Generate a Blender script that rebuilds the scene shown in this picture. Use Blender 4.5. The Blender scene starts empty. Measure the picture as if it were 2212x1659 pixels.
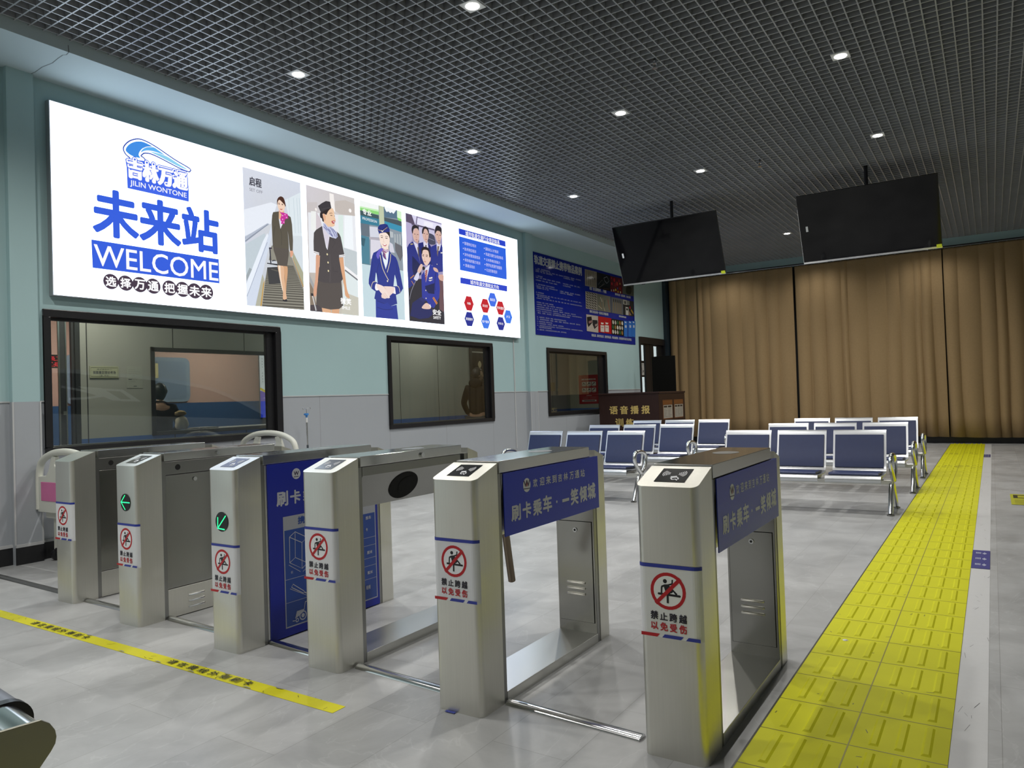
import bpy, bmesh, math, random
from mathutils import Vector, Matrix, geometry
random.seed(7)
C = bpy.context.scene.collection
SC = bpy.context.scene
PI = math.pi
# ------------------------------------------------------------------ camera, world, exposure
cam_data = bpy.data.cameras.new('camera')
cam_data.sensor_fit = 'HORIZONTAL'; cam_data.sensor_width = 36.0
cam_data.lens = 36.0 * 1595.14 / 2212.0
cam_data.clip_start = 0.02; cam_data.clip_end = 200
cam = bpy.data.objects.new('camera', cam_data); C.objects.link(cam)
YAW, PITCH, ROLL = 0.5764087, 0.01897312, -0.03356068
_F = Vector((-math.sin(YAW)*math.cos(PITCH), math.cos(YAW)*math.cos(PITCH), math.sin(PITCH)))
_R = Vector((math.cos(YAW), math.sin(YAW), 0)); _U = _R.cross(_F)
_R2 = math.cos(ROLL)*_R + math.sin(ROLL)*_U; _U2 = -math.sin(ROLL)*_R + math.cos(ROLL)*_U
cam.matrix_world = Matrix(((_R2.x, _U2.x, -_F.x, 0), (_R2.y, _U2.y, -_F.y, 0), (_R2.z, _U2.z, -_F.z, 1.30), (0, 0, 0, 1)))
SC.camera = cam
world = bpy.data.worlds.new('world'); SC.world = world; world.use_nodes = True
world.node_tree.nodes['Background'].inputs[0].default_value = (0.86, 0.94, 1.0, 1)
world.node_tree.nodes['Background'].inputs[1].default_value = 1.7   # overcast daylight outside the guessed, added entrance
SC.view_settings.view_transform = 'Standard'; SC.view_settings.look = 'None'
SC.view_settings.exposure = -0.36; SC.view_settings.gamma = 1.0; SC.view_settings.use_curve_mapping = False
SC.cycles.max_bounces = 10; SC.cycles.diffuse_bounces = 4; SC.cycles.glossy_bounces = 7
SC.cycles.transmission_bounces = 6; SC.cycles.transparent_max_bounces = 10
SC.cycles.sample_clamp_indirect = 4.0; SC.cycles.caustics_reflective = False; SC.cycles.caustics_refractive = False
try: SC.cycles.use_denoising = True
except Exception: pass
LAMP_W, LAMP_COL = 122.0, (1.0, 0.97, 0.91)     # each ceiling downlight
BOX_RADIANCE = 3.2                              # backlit sign face
# ------------------------------------------------------------------ helpers
def lin(h):
    if not isinstance(h, str): return tuple(h)
    r = []
    for i in (0, 2, 4):
        c = int(h[i:i+2], 16)/255
        r.append(c/12.92 if c <= .04045 else ((c+.055)/1.055)**2.4)
    return tuple(r)
def tag(o, label, cat, group=None, kind=None):
    o['label'] = label; o['category'] = cat
    if group: o['group'] = group
    if kind: o['kind'] = kind
    return o
def empty(name, loc, label, cat, group=None, rz=0, kind=None):
    o = bpy.data.objects.new(name, None); C.objects.link(o); o.empty_display_size = .1
    o.location = loc; o.rotation_euler = (0, 0, rz)
    return tag(o, label, cat, group, kind)
def mat(name, col, rough=.5, metal=0.0, var=.06, scale=8.0, bump=0.0, bscale=60.0, spec=.5, stretch=None, emit=0.0, coat=0.0, warp=0.0):
    """Principled with a procedural noise breaking up colour and surface."""
    m = bpy.data.materials.new(name); m.use_nodes = True
    nt = m.node_tree; b = nt.nodes['Principled BSDF']; col = lin(col)
    tc = nt.nodes.new('ShaderNodeTexCoord'); mp = nt.nodes.new('ShaderNodeMapping')
    nt.links.new(tc.outputs['Object'], mp.inputs[0])
    if stretch: mp.inputs['Scale'].default_value = stretch
    n = nt.nodes.new('ShaderNodeTexNoise'); n.inputs['Scale'].default_value = scale; n.inputs['Detail'].default_value = 3
    nt.links.new(mp.outputs[0], n.inputs['Vector'])
    r = nt.nodes.new('ShaderNodeMapRange'); r.inputs[3].default_value = 1-var; r.inputs[4].default_value = 1+var
    nt.links.new(n.outputs[0], r.inputs[0])
    mx = nt.nodes.new('ShaderNodeVectorMath'); mx.operation = 'SCALE'; mx.inputs[0].default_value = col
    nt.links.new(r.outputs[0], mx.inputs['Scale']); nt.links.new(mx.outputs[0], b.inputs['Base Color'])
    b.inputs['Roughness'].default_value = rough; b.inputs['Metallic'].default_value = metal
    b.inputs['Specular IOR Level'].default_value = spec; b.inputs['Coat Weight'].default_value = coat
    if bump:
        n2 = nt.nodes.new('ShaderNodeTexNoise'); n2.inputs['Scale'].default_value = bscale; n2.inputs['Detail'].default_value = 2
        nt.links.new(mp.outputs[0], n2.inputs['Vector'])
        bp = nt.nodes.new('ShaderNodeBump'); bp.inputs['Strength'].default_value = bump; bp.inputs['Distance'].default_value = .01
        nt.links.new(n2.outputs[0], bp.inputs['Height']); nt.links.new(bp.outputs[0], b.inputs['Normal'])
        if warp:
            n3 = nt.nodes.new('ShaderNodeTexNoise'); n3.inputs['Scale'].default_value = 2.6; n3.inputs['Detail'].default_value = 1; n3.inputs['Distortion'].default_value = .5
            gi = nt.nodes.new('ShaderNodeNewGeometry'); nt.links.new(gi.outputs['Position'], n3.inputs['Vector'])
            b3 = nt.nodes.new('ShaderNodeBump'); b3.inputs['Strength'].default_value = warp; b3.inputs['Distance'].default_value = .05
            nt.links.new(n3.outputs[0], b3.inputs['Height']); nt.links.new(bp.outputs[0], b3.inputs['Normal']); nt.links.new(b3.outputs[0], b.inputs['Normal'])
    if emit:
        b.inputs['Emission Color'].default_value = (*col, 1); b.inputs['Emission Strength'].default_value = emit
    return m
class MB:
    """Collects faces; build() links them as ONE mesh object."""
    def __init__(s): s.v = []; s.f = []; s.m = []; s.cur = 0
    def face(s, pts):
        b = len(s.v); s.v += [tuple(p) for p in pts]; s.f.append(tuple(range(b, b+len(pts)))); s.m.append(s.cur)
    def box(s, x0, y0, z0, x1, y1, z1):
        b = len(s.v)
        s.v += [(x0,y0,z0),(x1,y0,z0),(x1,y1,z0),(x0,y1,z0),(x0,y0,z1),(x1,y0,z1),(x1,y1,z1),(x0,y1,z1)]
        for q in ((0,3,2,1),(4,5,6,7),(0,1,5,4),(1,2,6,5),(2,3,7,6),(3,0,4,7)):
            s.f.append(tuple(b+i for i in q)); s.m.append(s.cur)
        return s
    def prism(s, bot, top):
        """two matching rings of 3D points, capped"""
        n = len(bot); b = len(s.v); s.v += [tuple(p) for p in bot] + [tuple(p) for p in top]
        for i in range(n):
            j = (i+1) % n; s.f.append((b+i, b+j, b+n+j, b+n+i)); s.m.append(s.cur)
        s.f.append(tuple(b+i for i in reversed(range(n)))); s.m.append(s.cur)
        s.f.append(tuple(b+n+i for i in range(n))); s.m.append(s.cur)
        return s
    def tube(s, path, r, seg=10, flat=1.0, cap=True):
        path = [Vector(p) for p in path]; n = len(path); rs = r if isinstance(r, (list, tuple)) else [r]*n
        b = len(s.v); prev = None
        for i, p in enumerate(path):
            t = (path[min(i+1, n-1)] - path[max(i-1, 0)]).normalized()
            if prev is None:
                a = Vector((0, 0, 1)) if abs(t.z) < .9 else Vector((1, 0, 0)); u = t.cross(a).normalized()
            else: u = (prev - t*prev.dot(t)).normalized()
            w = t.cross(u); prev = u
            for k in range(seg):
                a = 2*PI*k/seg; s.v.append(tuple(p + u*math.cos(a)*rs[i]*flat + w*math.sin(a)*rs[i]))
        for i in range(n-1):
            for k in range(seg):
                k2 = (k+1) % seg; s.f.append((b+i*seg+k, b+i*seg+k2, b+(i+1)*seg+k2, b+(i+1)*seg+k)); s.m.append(s.cur)
        if cap:
            s.f.append(tuple(b+k for k in reversed(range(seg)))); s.m.append(s.cur)
            s.f.append(tuple(b+(n-1)*seg+k for k in range(seg))); s.m.append(s.cur)
        return s
    def cyl(s, p0, p1, r, seg=16, r1=None): return s.tube([p0, p1], [r, r if r1 is None else r1], seg)
    def disc(s, c, u, w, ru, rw, seg=24):
        c, u, w = Vector(c), Vector(u), Vector(w)
        s.face([c + u*ru*math.cos(2*PI*k/seg) + w*rw*math.sin(2*PI*k/seg) for k in range(seg)]); return s
    def ribbon(s, path, th, x0, x1):
        """profile path [(y,z)] given thickness th, extruded from x0 to x1"""
        n = len(path); P = [Vector((0, p[0], p[1])) for p in path]; a = []; b = []
        for i in range(n):
            t = (P[min(i+1, n-1)] - P[max(i-1, 0)]).normalized(); nn = Vector((0, -t.z, t.y))
            a.append(P[i] + nn*th/2); b.append(P[i] - nn*th/2)
        ring = a + b[::-1]
        return s.prism([(x0, p.y, p.z) for p in ring], [(x1, p.y, p.z) for p in ring])
    def build(s, name, mats, parent=None, smooth=False, bevel=0, loc=None):
        me = bpy.data.meshes.new(name); me.from_pydata(s.v, [], s.f); me.update()
        if not isinstance(mats, (list, tuple)): mats = [mats]
        for m in mats: me.materials.append(m)
        for p, k in zip(me.polygons, s.m): p.material_index = k
        o = bpy.data.objects.new(name, me); C.objects.link(o)
        bm = bmesh.new(); bm.from_mesh(me); bmesh.ops.remove_doubles(bm, verts=bm.verts, dist=1e-5)
        bmesh.ops.recalc_face_normals(bm, faces=bm.faces); bm.to_mesh(me); bm.free()
        if smooth:
            for p in me.polygons: p.use_smooth = True
            md = o.modifiers.new('edges', 'EDGE_SPLIT'); md.split_angle = math.radians(38)
        if bevel:
            md = o.modifiers.new('bevel', 'BEVEL'); md.width = bevel; md.segments = 2; md.limit_method = 'ANGLE'; md.angle_limit = math.radians(40)
        if parent: o.parent = parent
        if loc: o.location = loc
        return o
def box_obj(name, b, m, parent=None, bevel=0): return MB().box(*b).build(name, m, parent, bevel=bevel)
def copy_tree(o, parent=None):
    c = o.copy(); C.objects.link(c)
    for k in ('label', 'category', 'group'):
        if parent is not None and k in c.keys(): pass
    if parent: c.parent = parent
    for ch in list(o.children): copy_tree(ch, c)
    return c
# ---- flat printed graphics ------------------------------------------------
def ink_mat(name, emission=False, rough=.4, gain=1.0, spec=.5):
    m = bpy.data.materials.new(name); m.use_nodes = True; nt = m.node_tree; b = nt.nodes['Principled BSDF']
    at = nt.nodes.new('ShaderNodeAttribute'); at.attribute_name = 'ink'
    n = nt.nodes.new('ShaderNodeTexNoise'); n.inputs['Scale'].default_value = 30
    tc = nt.nodes.new('ShaderNodeTexCoord'); nt.links.new(tc.outputs['Object'], n.inputs['Vector'])
    r = nt.nodes.new('ShaderNodeMapRange'); r.inputs[3].default_value = gain*.97; r.inputs[4].default_value = gain*1.03
    nt.links.new(n.outputs[0], r.inputs[0])
    s = nt.nodes.new('ShaderNodeVectorMath'); s.operation = 'SCALE'
    nt.links.new(at.outputs['Color'], s.inputs[0]); nt.links.new(r.outputs[0], s.inputs['Scale'])
    if emission:
        b.inputs['Base Color'].default_value = (.03, .03, .03, 1); b.inputs['Roughness'].default_value = .5; b.inputs['Specular IOR Level'].default_value = .2
        nt.links.new(s.outputs[0], b.inputs['Emission Color']); b.inputs['Emission Strength'].default_value = 1.0
        m.cycles.emission_sampling = 'NONE'
    else:
        nt.links.new(s.outputs[0], b.inputs['Base Color']); b.inputs['Roughness'].default_value = rough; b.inputs['Specular IOR Level'].default_value = spec
    return m
_tc = {}
def text2d(t):
    if t in _tc: return _tc[t]
    c = bpy.data.curves.new('t', 'FONT'); c.body = t; c.size = 1; c.resolution_u = 3
    o = bpy.data.objects.new('t', c); C.objects.link(o)
    me = bpy.data.meshes.new_from_object(o.evaluated_get(bpy.context.evaluated_depsgraph_get()))
    vs = [(v.co.x, v.co.y) for v in me.vertices]; fs = [tuple(p.vertices) for p in me.polygons]
    bpy.data.objects.remove(o); bpy.data.curves.remove(c); bpy.data.meshes.remove(me)
    x0 = min(v[0] for v in vs); x1 = max(v[0] for v in vs); y0 = min(v[1] for v in vs); y1 = max(v[1] for v in vs)
    _tc[t] = ([((x-x0)/max(x1-x0, 1e-6), (y-y0)/max(y1-y0, 1e-6)) for x, y in vs], fs); return _tc[t]
def catmull(p, closed=True, n=4):
    o = []; L = len(p)
    for i in range(L if closed else L-1):
        a, b, c, d = (p[(i-1) % L], p[i], p[(i+1) % L], p[(i+2) % L]) if closed else (p[max(i-1, 0)], p[i], p[i+1], p[min(i+2, L-1)])
        for k in range(n):
            t = k/n
            o.append(tuple(.5*(2*b[j] + (c[j]-a[j])*t + (2*a[j]-5*b[j]+4*c[j]-d[j])*t*t + (3*b[j]-a[j]-3*c[j]+d[j])*t**3) for j in range(len(b))))
    if not closed: o.append(p[-1])
    return o
class Print:
    """Ink shapes in a flat (u, v) plane, one mesh, colour stored per corner."""
    def __init__(s): s.v = []; s.f = []; s.c = []; s.layer = 0
    def add(s, pts, faces, cols):
        b = len(s.v); s.v += [(p[0], p[1], s.layer) for p in pts]
        for f in faces:
            s.f.append(tuple(b+i for i in f)); s.c.append([cols[i] for i in f] if isinstance(cols, list) else cols)
    def poly(s, pts, col):
        s.layer += 1
        if isinstance(col, list):
            cc = [lin(c) for c in col]; s.add(pts, [(0, 1, 2, 3)], cc); return
        tri = geometry.tessellate_polygon([[Vector((p[0], p[1], 0)) for p in pts]])
        s.add(pts, tri, lin(col))
    def rect(s, u0, v0, u1, v1, col): s.layer += 1; s.add([(u0, v0), (u1, v0), (u1, v1), (u0, v1)], [(0, 1, 2, 3)], lin(col))
    def circle(s, u, v, r, col, n=32): s.poly([(u+r*math.cos(2*PI*k/n), v+r*math.sin(2*PI*k/n)) for k in range(n)], col)
    def stroke(s, pts, w, col, closed=False, smooth=True):
        if smooth and len(pts) > 2: pts = catmull(pts, closed)
        s.layer += 1; n = len(pts); L = []; R = []
        for i in range(n):
            if closed: a, b = pts[(i-1) % n], pts[(i+1) % n]
            else: a, b = pts[max(i-1, 0)], pts[min(i+1, n-1)]
            dx, dy = b[0]-a[0], b[1]-a[1]; l = math.hypot(dx, dy) or 1
            L.append((pts[i][0]-dy/l*w/2, pts[i][1]+dx/l*w/2)); R.append((pts[i][0]+dy/l*w/2, pts[i][1]-dx/l*w/2))
        m = n if closed else n-1
        s.add(L+R, [(i, (i+1) % n, n+(i+1) % n, n+i) for i in range(m)], lin(col))
    def text(s, t, u0, v0, u1, v1, col, bold=0.0):
        vs, fs = text2d(t); s.layer += 1; h = v1-v0; col = lin(col)
        P = [(u0+x*(u1-u0), v0+y*h) for x, y in vs]; s.add(P, fs, col)
        if bold:
            L0 = s.layer
            if bold > .03: D = [(math.cos(2*PI*i/20), math.sin(2*PI*i/20)) for i in range(20)]
            else: D = [(-1, -1), (1, -1), (1, 1), (-1, 1), (1, 0), (-1, 0), (0, 1), (0, -1)]
            for i, (dx, dy) in enumerate(D):
                s.layer = L0 + .2*(i+1); s.add([(p[0]+dx*bold*h, p[1]+dy*bold*h) for p in P], fs, col)
            s.layer = L0
    def items(s, L):
        for e in L:
            k = e[0]
            if k in 'ps':
                q = [int(t)*1e-4 for t in e[2].split()]; pts = list(zip(q[::2], q[1::2]))
                if k == 's': pts = catmull(pts)
                s.poly(pts, e[1])
            elif k == 'k':
                q = [int(t)*1e-4 for t in e[5].split()]; s.stroke(list(zip(q[::2], q[1::2])), e[2]*1e-4, e[1], bool(e[3]), bool(e[4]))
            elif k == 'c': s.circle(e[2]*1e-4, e[3]*1e-4, e[4]*1e-4, e[1], 28)
            elif k == 't': s.text(e[1], *(t*1e-4 for t in e[3:7]), e[2], e[7])
        return s
    def build(s, name, m, parent, o, u, w, n, base=.0006, eps=.0001):
        o, u, w, n = Vector(o), Vector(u), Vector(w), Vector(n)
        me = bpy.data.meshes.new(name)
        me.from_pydata([tuple(o + u*a + w*b + n*(base+eps*l)) for a, b, l in s.v], [], s.f); me.update()
        at = me.color_attributes.new('ink', 'FLOAT_COLOR', 'CORNER'); i = 0
        for p, c in zip(me.polygons, s.c):
            for k in range(p.loop_total):
                q = c[k] if isinstance(c, list) else c
                at.data[p.loop_start+k].color = (*q, 1)
        me.materials.append(m); ob = bpy.data.objects.new(name, me); C.objects.link(ob)
        if parent: ob.parent = parent
        return ob
LIGHTBOX=[
('s','3f8ee6','7045 15250 7333 15786 7855 16223 8466 16475 9080 16516 9920 16293 9337 16157 8800 15843 8460 15371 8387 15055 8512 14799 7735 14802 7271 14975'),
('s','5cb2f5','8479 15248 8730 15697 9246 16082 9965 16275 10414 16143 11275 15738 10406 15838 9595 15832 8881 15588'),
('s','8fd2f2','9593 15732 10404 15786 11367 15718 12720 15267 13772 14878 12712 14976 10852 15432 9949 15632'),
('k','fdfdff',69,0,1,'8500 15212 8730 15697 9247 16112 9966 16305'),
('k','fdfdff',61,0,1,'8613 15368 9059 15664 9640 15818 10406 15829 11321 15736'),
('k','4355ad',130,0,1,'8989 14614 9037 14797 8821 14955 8626 15032 8785 15252 9053 15441 9721 15508 10848 15301 12709 14842 13767 14697 14039 14785 13974 15084 12254 15615 10419 16340 9173 16691 8341 16686 7514 16276 6971 15689 6822 15232 7055 14793 7493 14530'),
('p','3a63e8','6981 14316 7299 14397 9033 14625 9473 14522 10190 14485 12129 14480 13664 14493 13835 12737 13800 11464 7143 11449 7116 13474'),
('t','吉林万通','3a63e8',7249,12671,13617,14562,0.125),
('t','吉林万通','fdfdff',7249,12671,13617,14562,0.085),
('t','吉林万通','3a63e8',7249,12671,13617,14562,0.02),
('t','JILIN WONTONE','fdfdff',7424,11666,13556,12340,0.012),
('t','未来站','2458dc',3814,6400,17218,10828,0.034),
('p','2458dc','3513 5750 17271 5787 17276 3118 3578 3071'),
('t','WELCOME','fdfdff',3746,3348,17141,5369,0.008),
('c','3d2b40',5282,1951,745),
('t','选','fdfdff',4801,1497,5769,2411,0.035),
('c','3d2b40',6732,1962,757),
('t','择','fdfdff',6234,1500,7236,2430,0.035),
('c','3d2b40',8167,1973,770),
('t','万','fdfdff',7653,1502,8688,2448,0.035),
('c','3d2b40',9584,1970,782),
('t','通','fdfdff',9053,1492,10121,2453,0.035),
('c','3d2b40',11359,1967,798),
('t','把','fdfdff',10806,1480,11918,2460,0.035),
('c','3d2b40',12831,1985,811),
('t','握','fdfdff',12260,1490,13409,2486,0.035),
('c','3d2b40',14209,1969,823),
('t','未','fdfdff',13621,1467,14805,2478,0.035),
('c','3d2b40',15622,1972,835),
('t','来','fdfdff',15016,1462,16236,2488,0.035),
('p',['d8dce8','d3d9e6','c2c5c2','c5ccda'],'20671 16912 29100 16959 29192 1138 20778 994'),
('p','e9eef7','20767 12005 24588 13608 25417 13492 24502 11042 20754 8948'),
('p','dfe9ef','26649 14319 29118 15779 29127 9756 27732 10109'),
('k','c5d3da',66,0,0,'27237 14674 27378 10398'),
('k','c5d3da',66,0,0,'27971 14828 28114 10523'),
('k','c5d3da',66,0,0,'28491 14937 28634 10611'),
('k','c5d3da',67,0,0,'28866 15016 29010 10675'),
('p','b4bccb','20750 8838 23954 10999 24293 10948 20785 8517'),
('p','8f97a8','20783 8462 23950 10886 24085 10854 20795 8246'),
('p','c2ced6','20768 7969 23505 9742 23888 9019 21636 5237 20815 3771'),
('p','9ea8ad','20782 4376 21251 5363 21636 5237 20827 3772'),
('p','d3dcec','23897 9302 24493 10758 24522 9563 23155 5220 21892 1019 20791 995 20824 2031'),
('p','e9f0fa','23272 8797 23914 9811 24040 9494 20824 2031 20793 3507'),
('k','9aa3b8',62,0,0,'23879 8737 22009 4635 20824 2042'),
('p','b3b2a0','23043 4861 23260 4330 22632 1072 21972 1043'),
('p','8f8c80','24449 8421 27017 8357 27456 7435 29177 3846 29192 1138 22853 1091 23309 3778'),
('k','57544c',72,0,0,'23821 6090 27681 6409'),
('k','57544c',74,0,0,'23804 5997 27726 6319'),
('k','57544c',77,0,0,'23786 5900 27774 6223'),
('k','57544c',79,0,0,'23766 5797 27824 6122'),
('k','57544c',82,0,0,'23746 5688 27877 6014'),
('k','57544c',84,0,0,'23724 5572 27934 5900'),
('k','57544c',87,0,0,'23701 5450 27994 5780'),
('k','57544c',90,0,0,'23676 5321 28057 5652'),
('k','57544c',93,0,0,'23651 5184 28125 5516'),
('k','57544c',97,0,0,'23623 5039 28196 5373'),
('k','57544c',100,0,0,'23594 4885 28272 5220'),
('k','57544c',104,0,0,'23564 4723 28352 5059'),
('k','57544c',108,0,0,'23531 4552 28437 4887'),
('k','57544c',113,0,0,'23497 4370 28527 4706'),
('k','57544c',117,0,0,'23461 4178 28623 4513'),
('k','57544c',122,0,0,'23423 3974 28724 4309'),
('k','57544c',127,0,0,'23382 3759 28832 4092'),
('k','57544c',132,0,0,'23339 3532 28946 3862'),
('k','57544c',138,0,0,'23294 3291 29068 3618'),
('k','57544c',144,0,0,'23246 3037 29129 3355'),
('k','57544c',150,0,0,'23195 2767 29119 3073'),
('k','57544c',157,0,0,'23141 2483 29108 2774'),
('k','57544c',164,0,0,'23085 2181 29096 2458'),
('k','57544c',171,0,0,'23024 1863 29084 2123'),
('k','57544c',179,0,0,'22961 1526 29072 1768'),
('k','57544c',187,0,0,'22894 1170 29058 1393'),
('p','c39a4e','23105 3700 23361 4342 22819 1072 22619 1071'),
('p','d5dee4','27732 10109 29185 10350 29192 5746 27736 8128'),
('p','a9a98f','27662 8117 29192 5746 29189 3977 27564 7404'),
('p','b98d4a','27527 7399 27635 7356 29204 3979 29083 3966'),
('p','c9ced6','23740 6611 25200 6661 25244 5910 23711 5710'),
('p','2b2b33','23729 6273 25259 6339 25253 6156 23739 6163'),
('p','3b3b3e','23745 5732 25303 5992 25657 4041 23919 3790'),
('k','6a665c',80,0,1,'24320 5593 25147 5500 25428 5564'),
('k','2a2a38',174,0,0,'24209 8000 24284 6151'),
('p','2a2438','24063 8136 24511 8204 24505 8034 24071 7968'),
('k','2a2a38',127,0,1,'24490 6574 24701 6688 24978 6698'),
('s','d2a27a','26191 6206 26693 6272 26736 5442 26526 4138 26400 2987 26261 3088 26281 4685'),
('s','e0b592','25310 6203 26087 6278 26216 5492 26249 4394 26400 2976 26482 2237 25946 2187 25946 3216 25596 4319 25418 5278'),
('s','f2dcc6','25392 6157 25660 6193 25747 4622 25982 3219 25844 3331 25550 4599'),
('s','23232b','25874 2151 26193 2136 26446 2245 26565 1958 26009 1935'),
('s','e0a486','27230 8227 27631 8257 27653 7871 27421 7471 27241 7521'),
('p','57504a','24688 8356 27020 8427 26978 7657 26692 6243 25309 6186 25061 7096 24742 7900'),
('p','e6b48f','25678 12915 26493 12901 26210 11926 25639 11762'),
('p','595347','24826 12475 25672 12730 25629 11875 25834 10664 26530 11898 26983 12544 27447 12359 27620 11488 27697 9526 27609 8272 27193 8221 27002 9987 26915 10609 27042 9067 27033 8400 24686 8299 24620 8798 24587 10491 24581 11340 24675 12094'),
('k','46413a',56,0,1,'25049 10856 24800 9621 24633 8348'),
('k','46413a',56,0,1,'25848 10655 25996 9820 25921 8661'),
('p','e8e6f2','25643 11877 26064 11381 26129 11221 25848 10666'),
('p','c8329a','25688 12802 25952 12681 26451 12720 26986 12649 27062 12142 26568 11963 26445 11324 26276 11362 25974 11250 25854 11859 26085 12419'),
('c','f0b8de',26224,12331,81),
('c','f0b8de',26587,12515,81),
('c','f0b8de',26791,12207,82),
('c','f0b8de',26208,11868,81),
('c','f0b8de',26375,11553,81),
('c','f0b8de',25984,11539,81),
('s','4a2d22','25438 13496 25458 14072 25731 14461 26090 14629 26475 14456 26688 13807 26621 13504 25558 13520'),
('s','f1d3bd','25533 13801 25805 14155 26277 13896 26590 13642 26576 13235 26313 12866 26038 12698 25734 12897 25536 13287'),
('k','4a3128',81,0,0,'25619 13647 25858 13638'),
('k','4a3128',81,0,0,'26113 13644 26340 13644'),
('k','8a6a58',48,0,0,'25601 13746 25862 13765'),
('k','8a6a58',49,0,0,'26095 13755 26344 13748'),
('s','b8584e','25789 13080 26037 13088 26266 13145 26033 12973'),
('t','启程','4a4a55',21544,15010,23226,16005,0.03),
('t','SET OFF','7c7c88',21536,14331,23365,14691,0.0),
('p',['d3ced4','cdc7c4','cfcdc0','b3a899'],'29981 16939 38366 16974 38552 1124 30077 1100'),
('p','e9ebf0','30206 13499 38400 14574 38585 6683 30132 5913'),
('p','c6bdb7','34865 15884 36670 16368 38335 16203 38424 14579 35541 14310 34526 14663'),
('p','cbc4c4','30015 14724 31769 15084 31725 13899 30070 13472'),
('p','f6f1ee','33881 16716 34605 16707 34807 14389 33952 14823'),
('c','fbf8f6',37496,15134,255),
('c','f4eeea',31526,14127,188),
('p','eef0ee','30690 13751 31516 13859 31425 11391 30602 11355'),
('p','d3c9cf','31516 13859 32184 13130 32430 12209 31429 11498'),
('p','f3f8fc','36438 14314 37856 14528 37940 9929 36266 10005'),
('p','dcebe6','35313 14156 36211 14271 36049 8310 35314 10409'),
('p','c3ccd0','36115 9959 38555 9767 38494 6367 36206 7534'),
('p','a3a4a6','30124 5702 30892 4422 30735 3878 30161 4867'),
('p','8a7a6a','30157 4761 30735 3878 30677 3239 31274 1763 30124 1103'),
('p','dfe9ea','36220 6948 38554 5945 38552 1124 35612 1035 35745 4406'),
('p','c9c7ba','36628 3943 38613 3578 38552 1124 35321 1177'),
('k','f2f2f4',472,0,0,'36198 7333 38566 6228'),
('k','77787d',205,0,0,'36222 7004 38554 5945'),
('p','4b4348','30152 1855 31283 2007 32174 1712 32117 1115 30124 1103'),
('p','2e2b30','30275 3362 31125 3316 31046 3043 30296 3023'),
('k','e6e6e6',118,0,0,'30533 3014 31047 1215'),
('k','8a8a8e',74,0,0,'30670 3028 31185 1226'),
('p','e0b08a','32000 1718 33516 1604 33569 1111 32118 1142'),
('p','dcaa84','33732 1606 35065 1814 34949 1110 33640 1090'),
('s','d9a386','31344 8294 31922 8378 31878 7197 31643 6101 31399 4213 31116 3071 30707 3110 30813 4150 31073 5236 31231 7111'),
('s','dba67f','35242 8583 35952 8684 36065 7759 36262 6122 36498 4485 36950 3475 36755 3345 36163 3620 36019 4711 35736 6059 35417 7397'),
('p','544d4a','31537 5131 35337 5352 35527 5484 35648 3845 35732 2200 34974 1752 33514 1550 31963 1662 31113 2066 31286 3936'),
('p','4b4547','32464 12188 31429 11498 31055 11062 30960 9986 30948 8713 30958 8450 31850 8314 31967 8277 31847 6926 31732 6645 31500 5074 32436 4914 33574 4961 35333 5241 35814 5765 35545 6862 35238 8472 36291 8732 36191 9050 35998 9853 35645 11290 35364 11684 34930 11886 34237 10948 33662 11017 33272 9227 33034 9509 32607 11326'),
('k','f4f1f2',127,0,0,'30933 8685 31840 8590'),
('k','f4f1f2',132,0,0,'35265 8779 36303 9022'),
('k','f4f1f2',127,0,0,'30926 8504 31833 8408'),
('k','f4f1f2',132,0,0,'35258 8602 36295 8821'),
('p','d9d3e0','32497 12140 32986 11984 33685 11618 33677 11019 33287 9251 32727 10754'),
('k','6a6466',38,0,0,'33647 8736 33648 6893 33519 5036'),
('k','39363a',46,0,0,'34089 7113 34140 6575 34945 6622'),
('k','39363a',46,0,0,'33662 11017 34653 10414 34115 9675'),
('c','e0d3a8',33193,8648,130),
('c','e0d3a8',33296,7604,130),
('c','e0d3a8',33311,6525,130),
('s','2f2627','32171 13718 32499 14050 34097 14824 33720 14396 33336 13725 33054 13779 32593 13745 32736 13233 32767 12754 32525 12871 32464 13129 32188 13238'),
('p','e6bd98','32750 13236 33158 12771 33855 12300 33274 12089 32801 12706'),
('s','eec9a8','33193 13698 33648 14382 34241 14815 34536 14555 34675 13815 34839 13324 34642 12959 34590 12567 33855 12289 33285 12361 32872 12719 32821 13249 33016 13718'),
('s','e6b290','32628 13752 32913 13817 33131 13578 33037 12965 32812 13005 32650 13379'),
('p','3e3a3e','31856 14620 32540 15134 33228 15545 33946 15596 34132 14804 33366 14489 32317 13880'),
('k','524d50',46,0,0,'32438 14307 33228 14625 34060 14817'),
('k','4a3b3b',77,0,0,'33914 13824 34277 13860'),
('k','6a5044',62,0,1,'33778 14026 34071 14165 34287 14124'),
('k','4a3b3b',70,0,0,'34582 13852 34700 13874'),
('s','b64a50','34088 13093 34705 13261 34658 12989 34345 12796'),
('p','ffffff','34246 13068 34672 13167 34571 13001'),
('k','d9a98a',46,0,1,'34502 13673 34658 13373 34436 13277'),
('p','c3c8e2','32619 12566 32939 12624 33494 12236 34003 12380 34570 12043 34999 11788 35103 11228 34745 10911 34165 10964 33529 11266 33112 11574 32632 11976'),
('k','5a5a96',92,0,1,'32862 12448 33270 11980 33828 11588 34243 11113'),
('k','5a5a96',91,0,1,'32709 12151 33262 11762'),
('k','5a5a96',92,0,1,'33853 12245 34271 11827 34683 11186'),
('k','5a5a96',93,0,1,'34211 12144 34845 11597 34900 11112'),
('k','5a5a96',92,0,1,'33486 12018 33905 11710'),
('k','5a5a96',92,0,1,'33609 11496 34172 11156'),
('t','微笑','ffffff',35297,2465,37171,3273,0.026),
('t','SMILE','ffffff',35493,1795,36937,2193,0.02),
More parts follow.
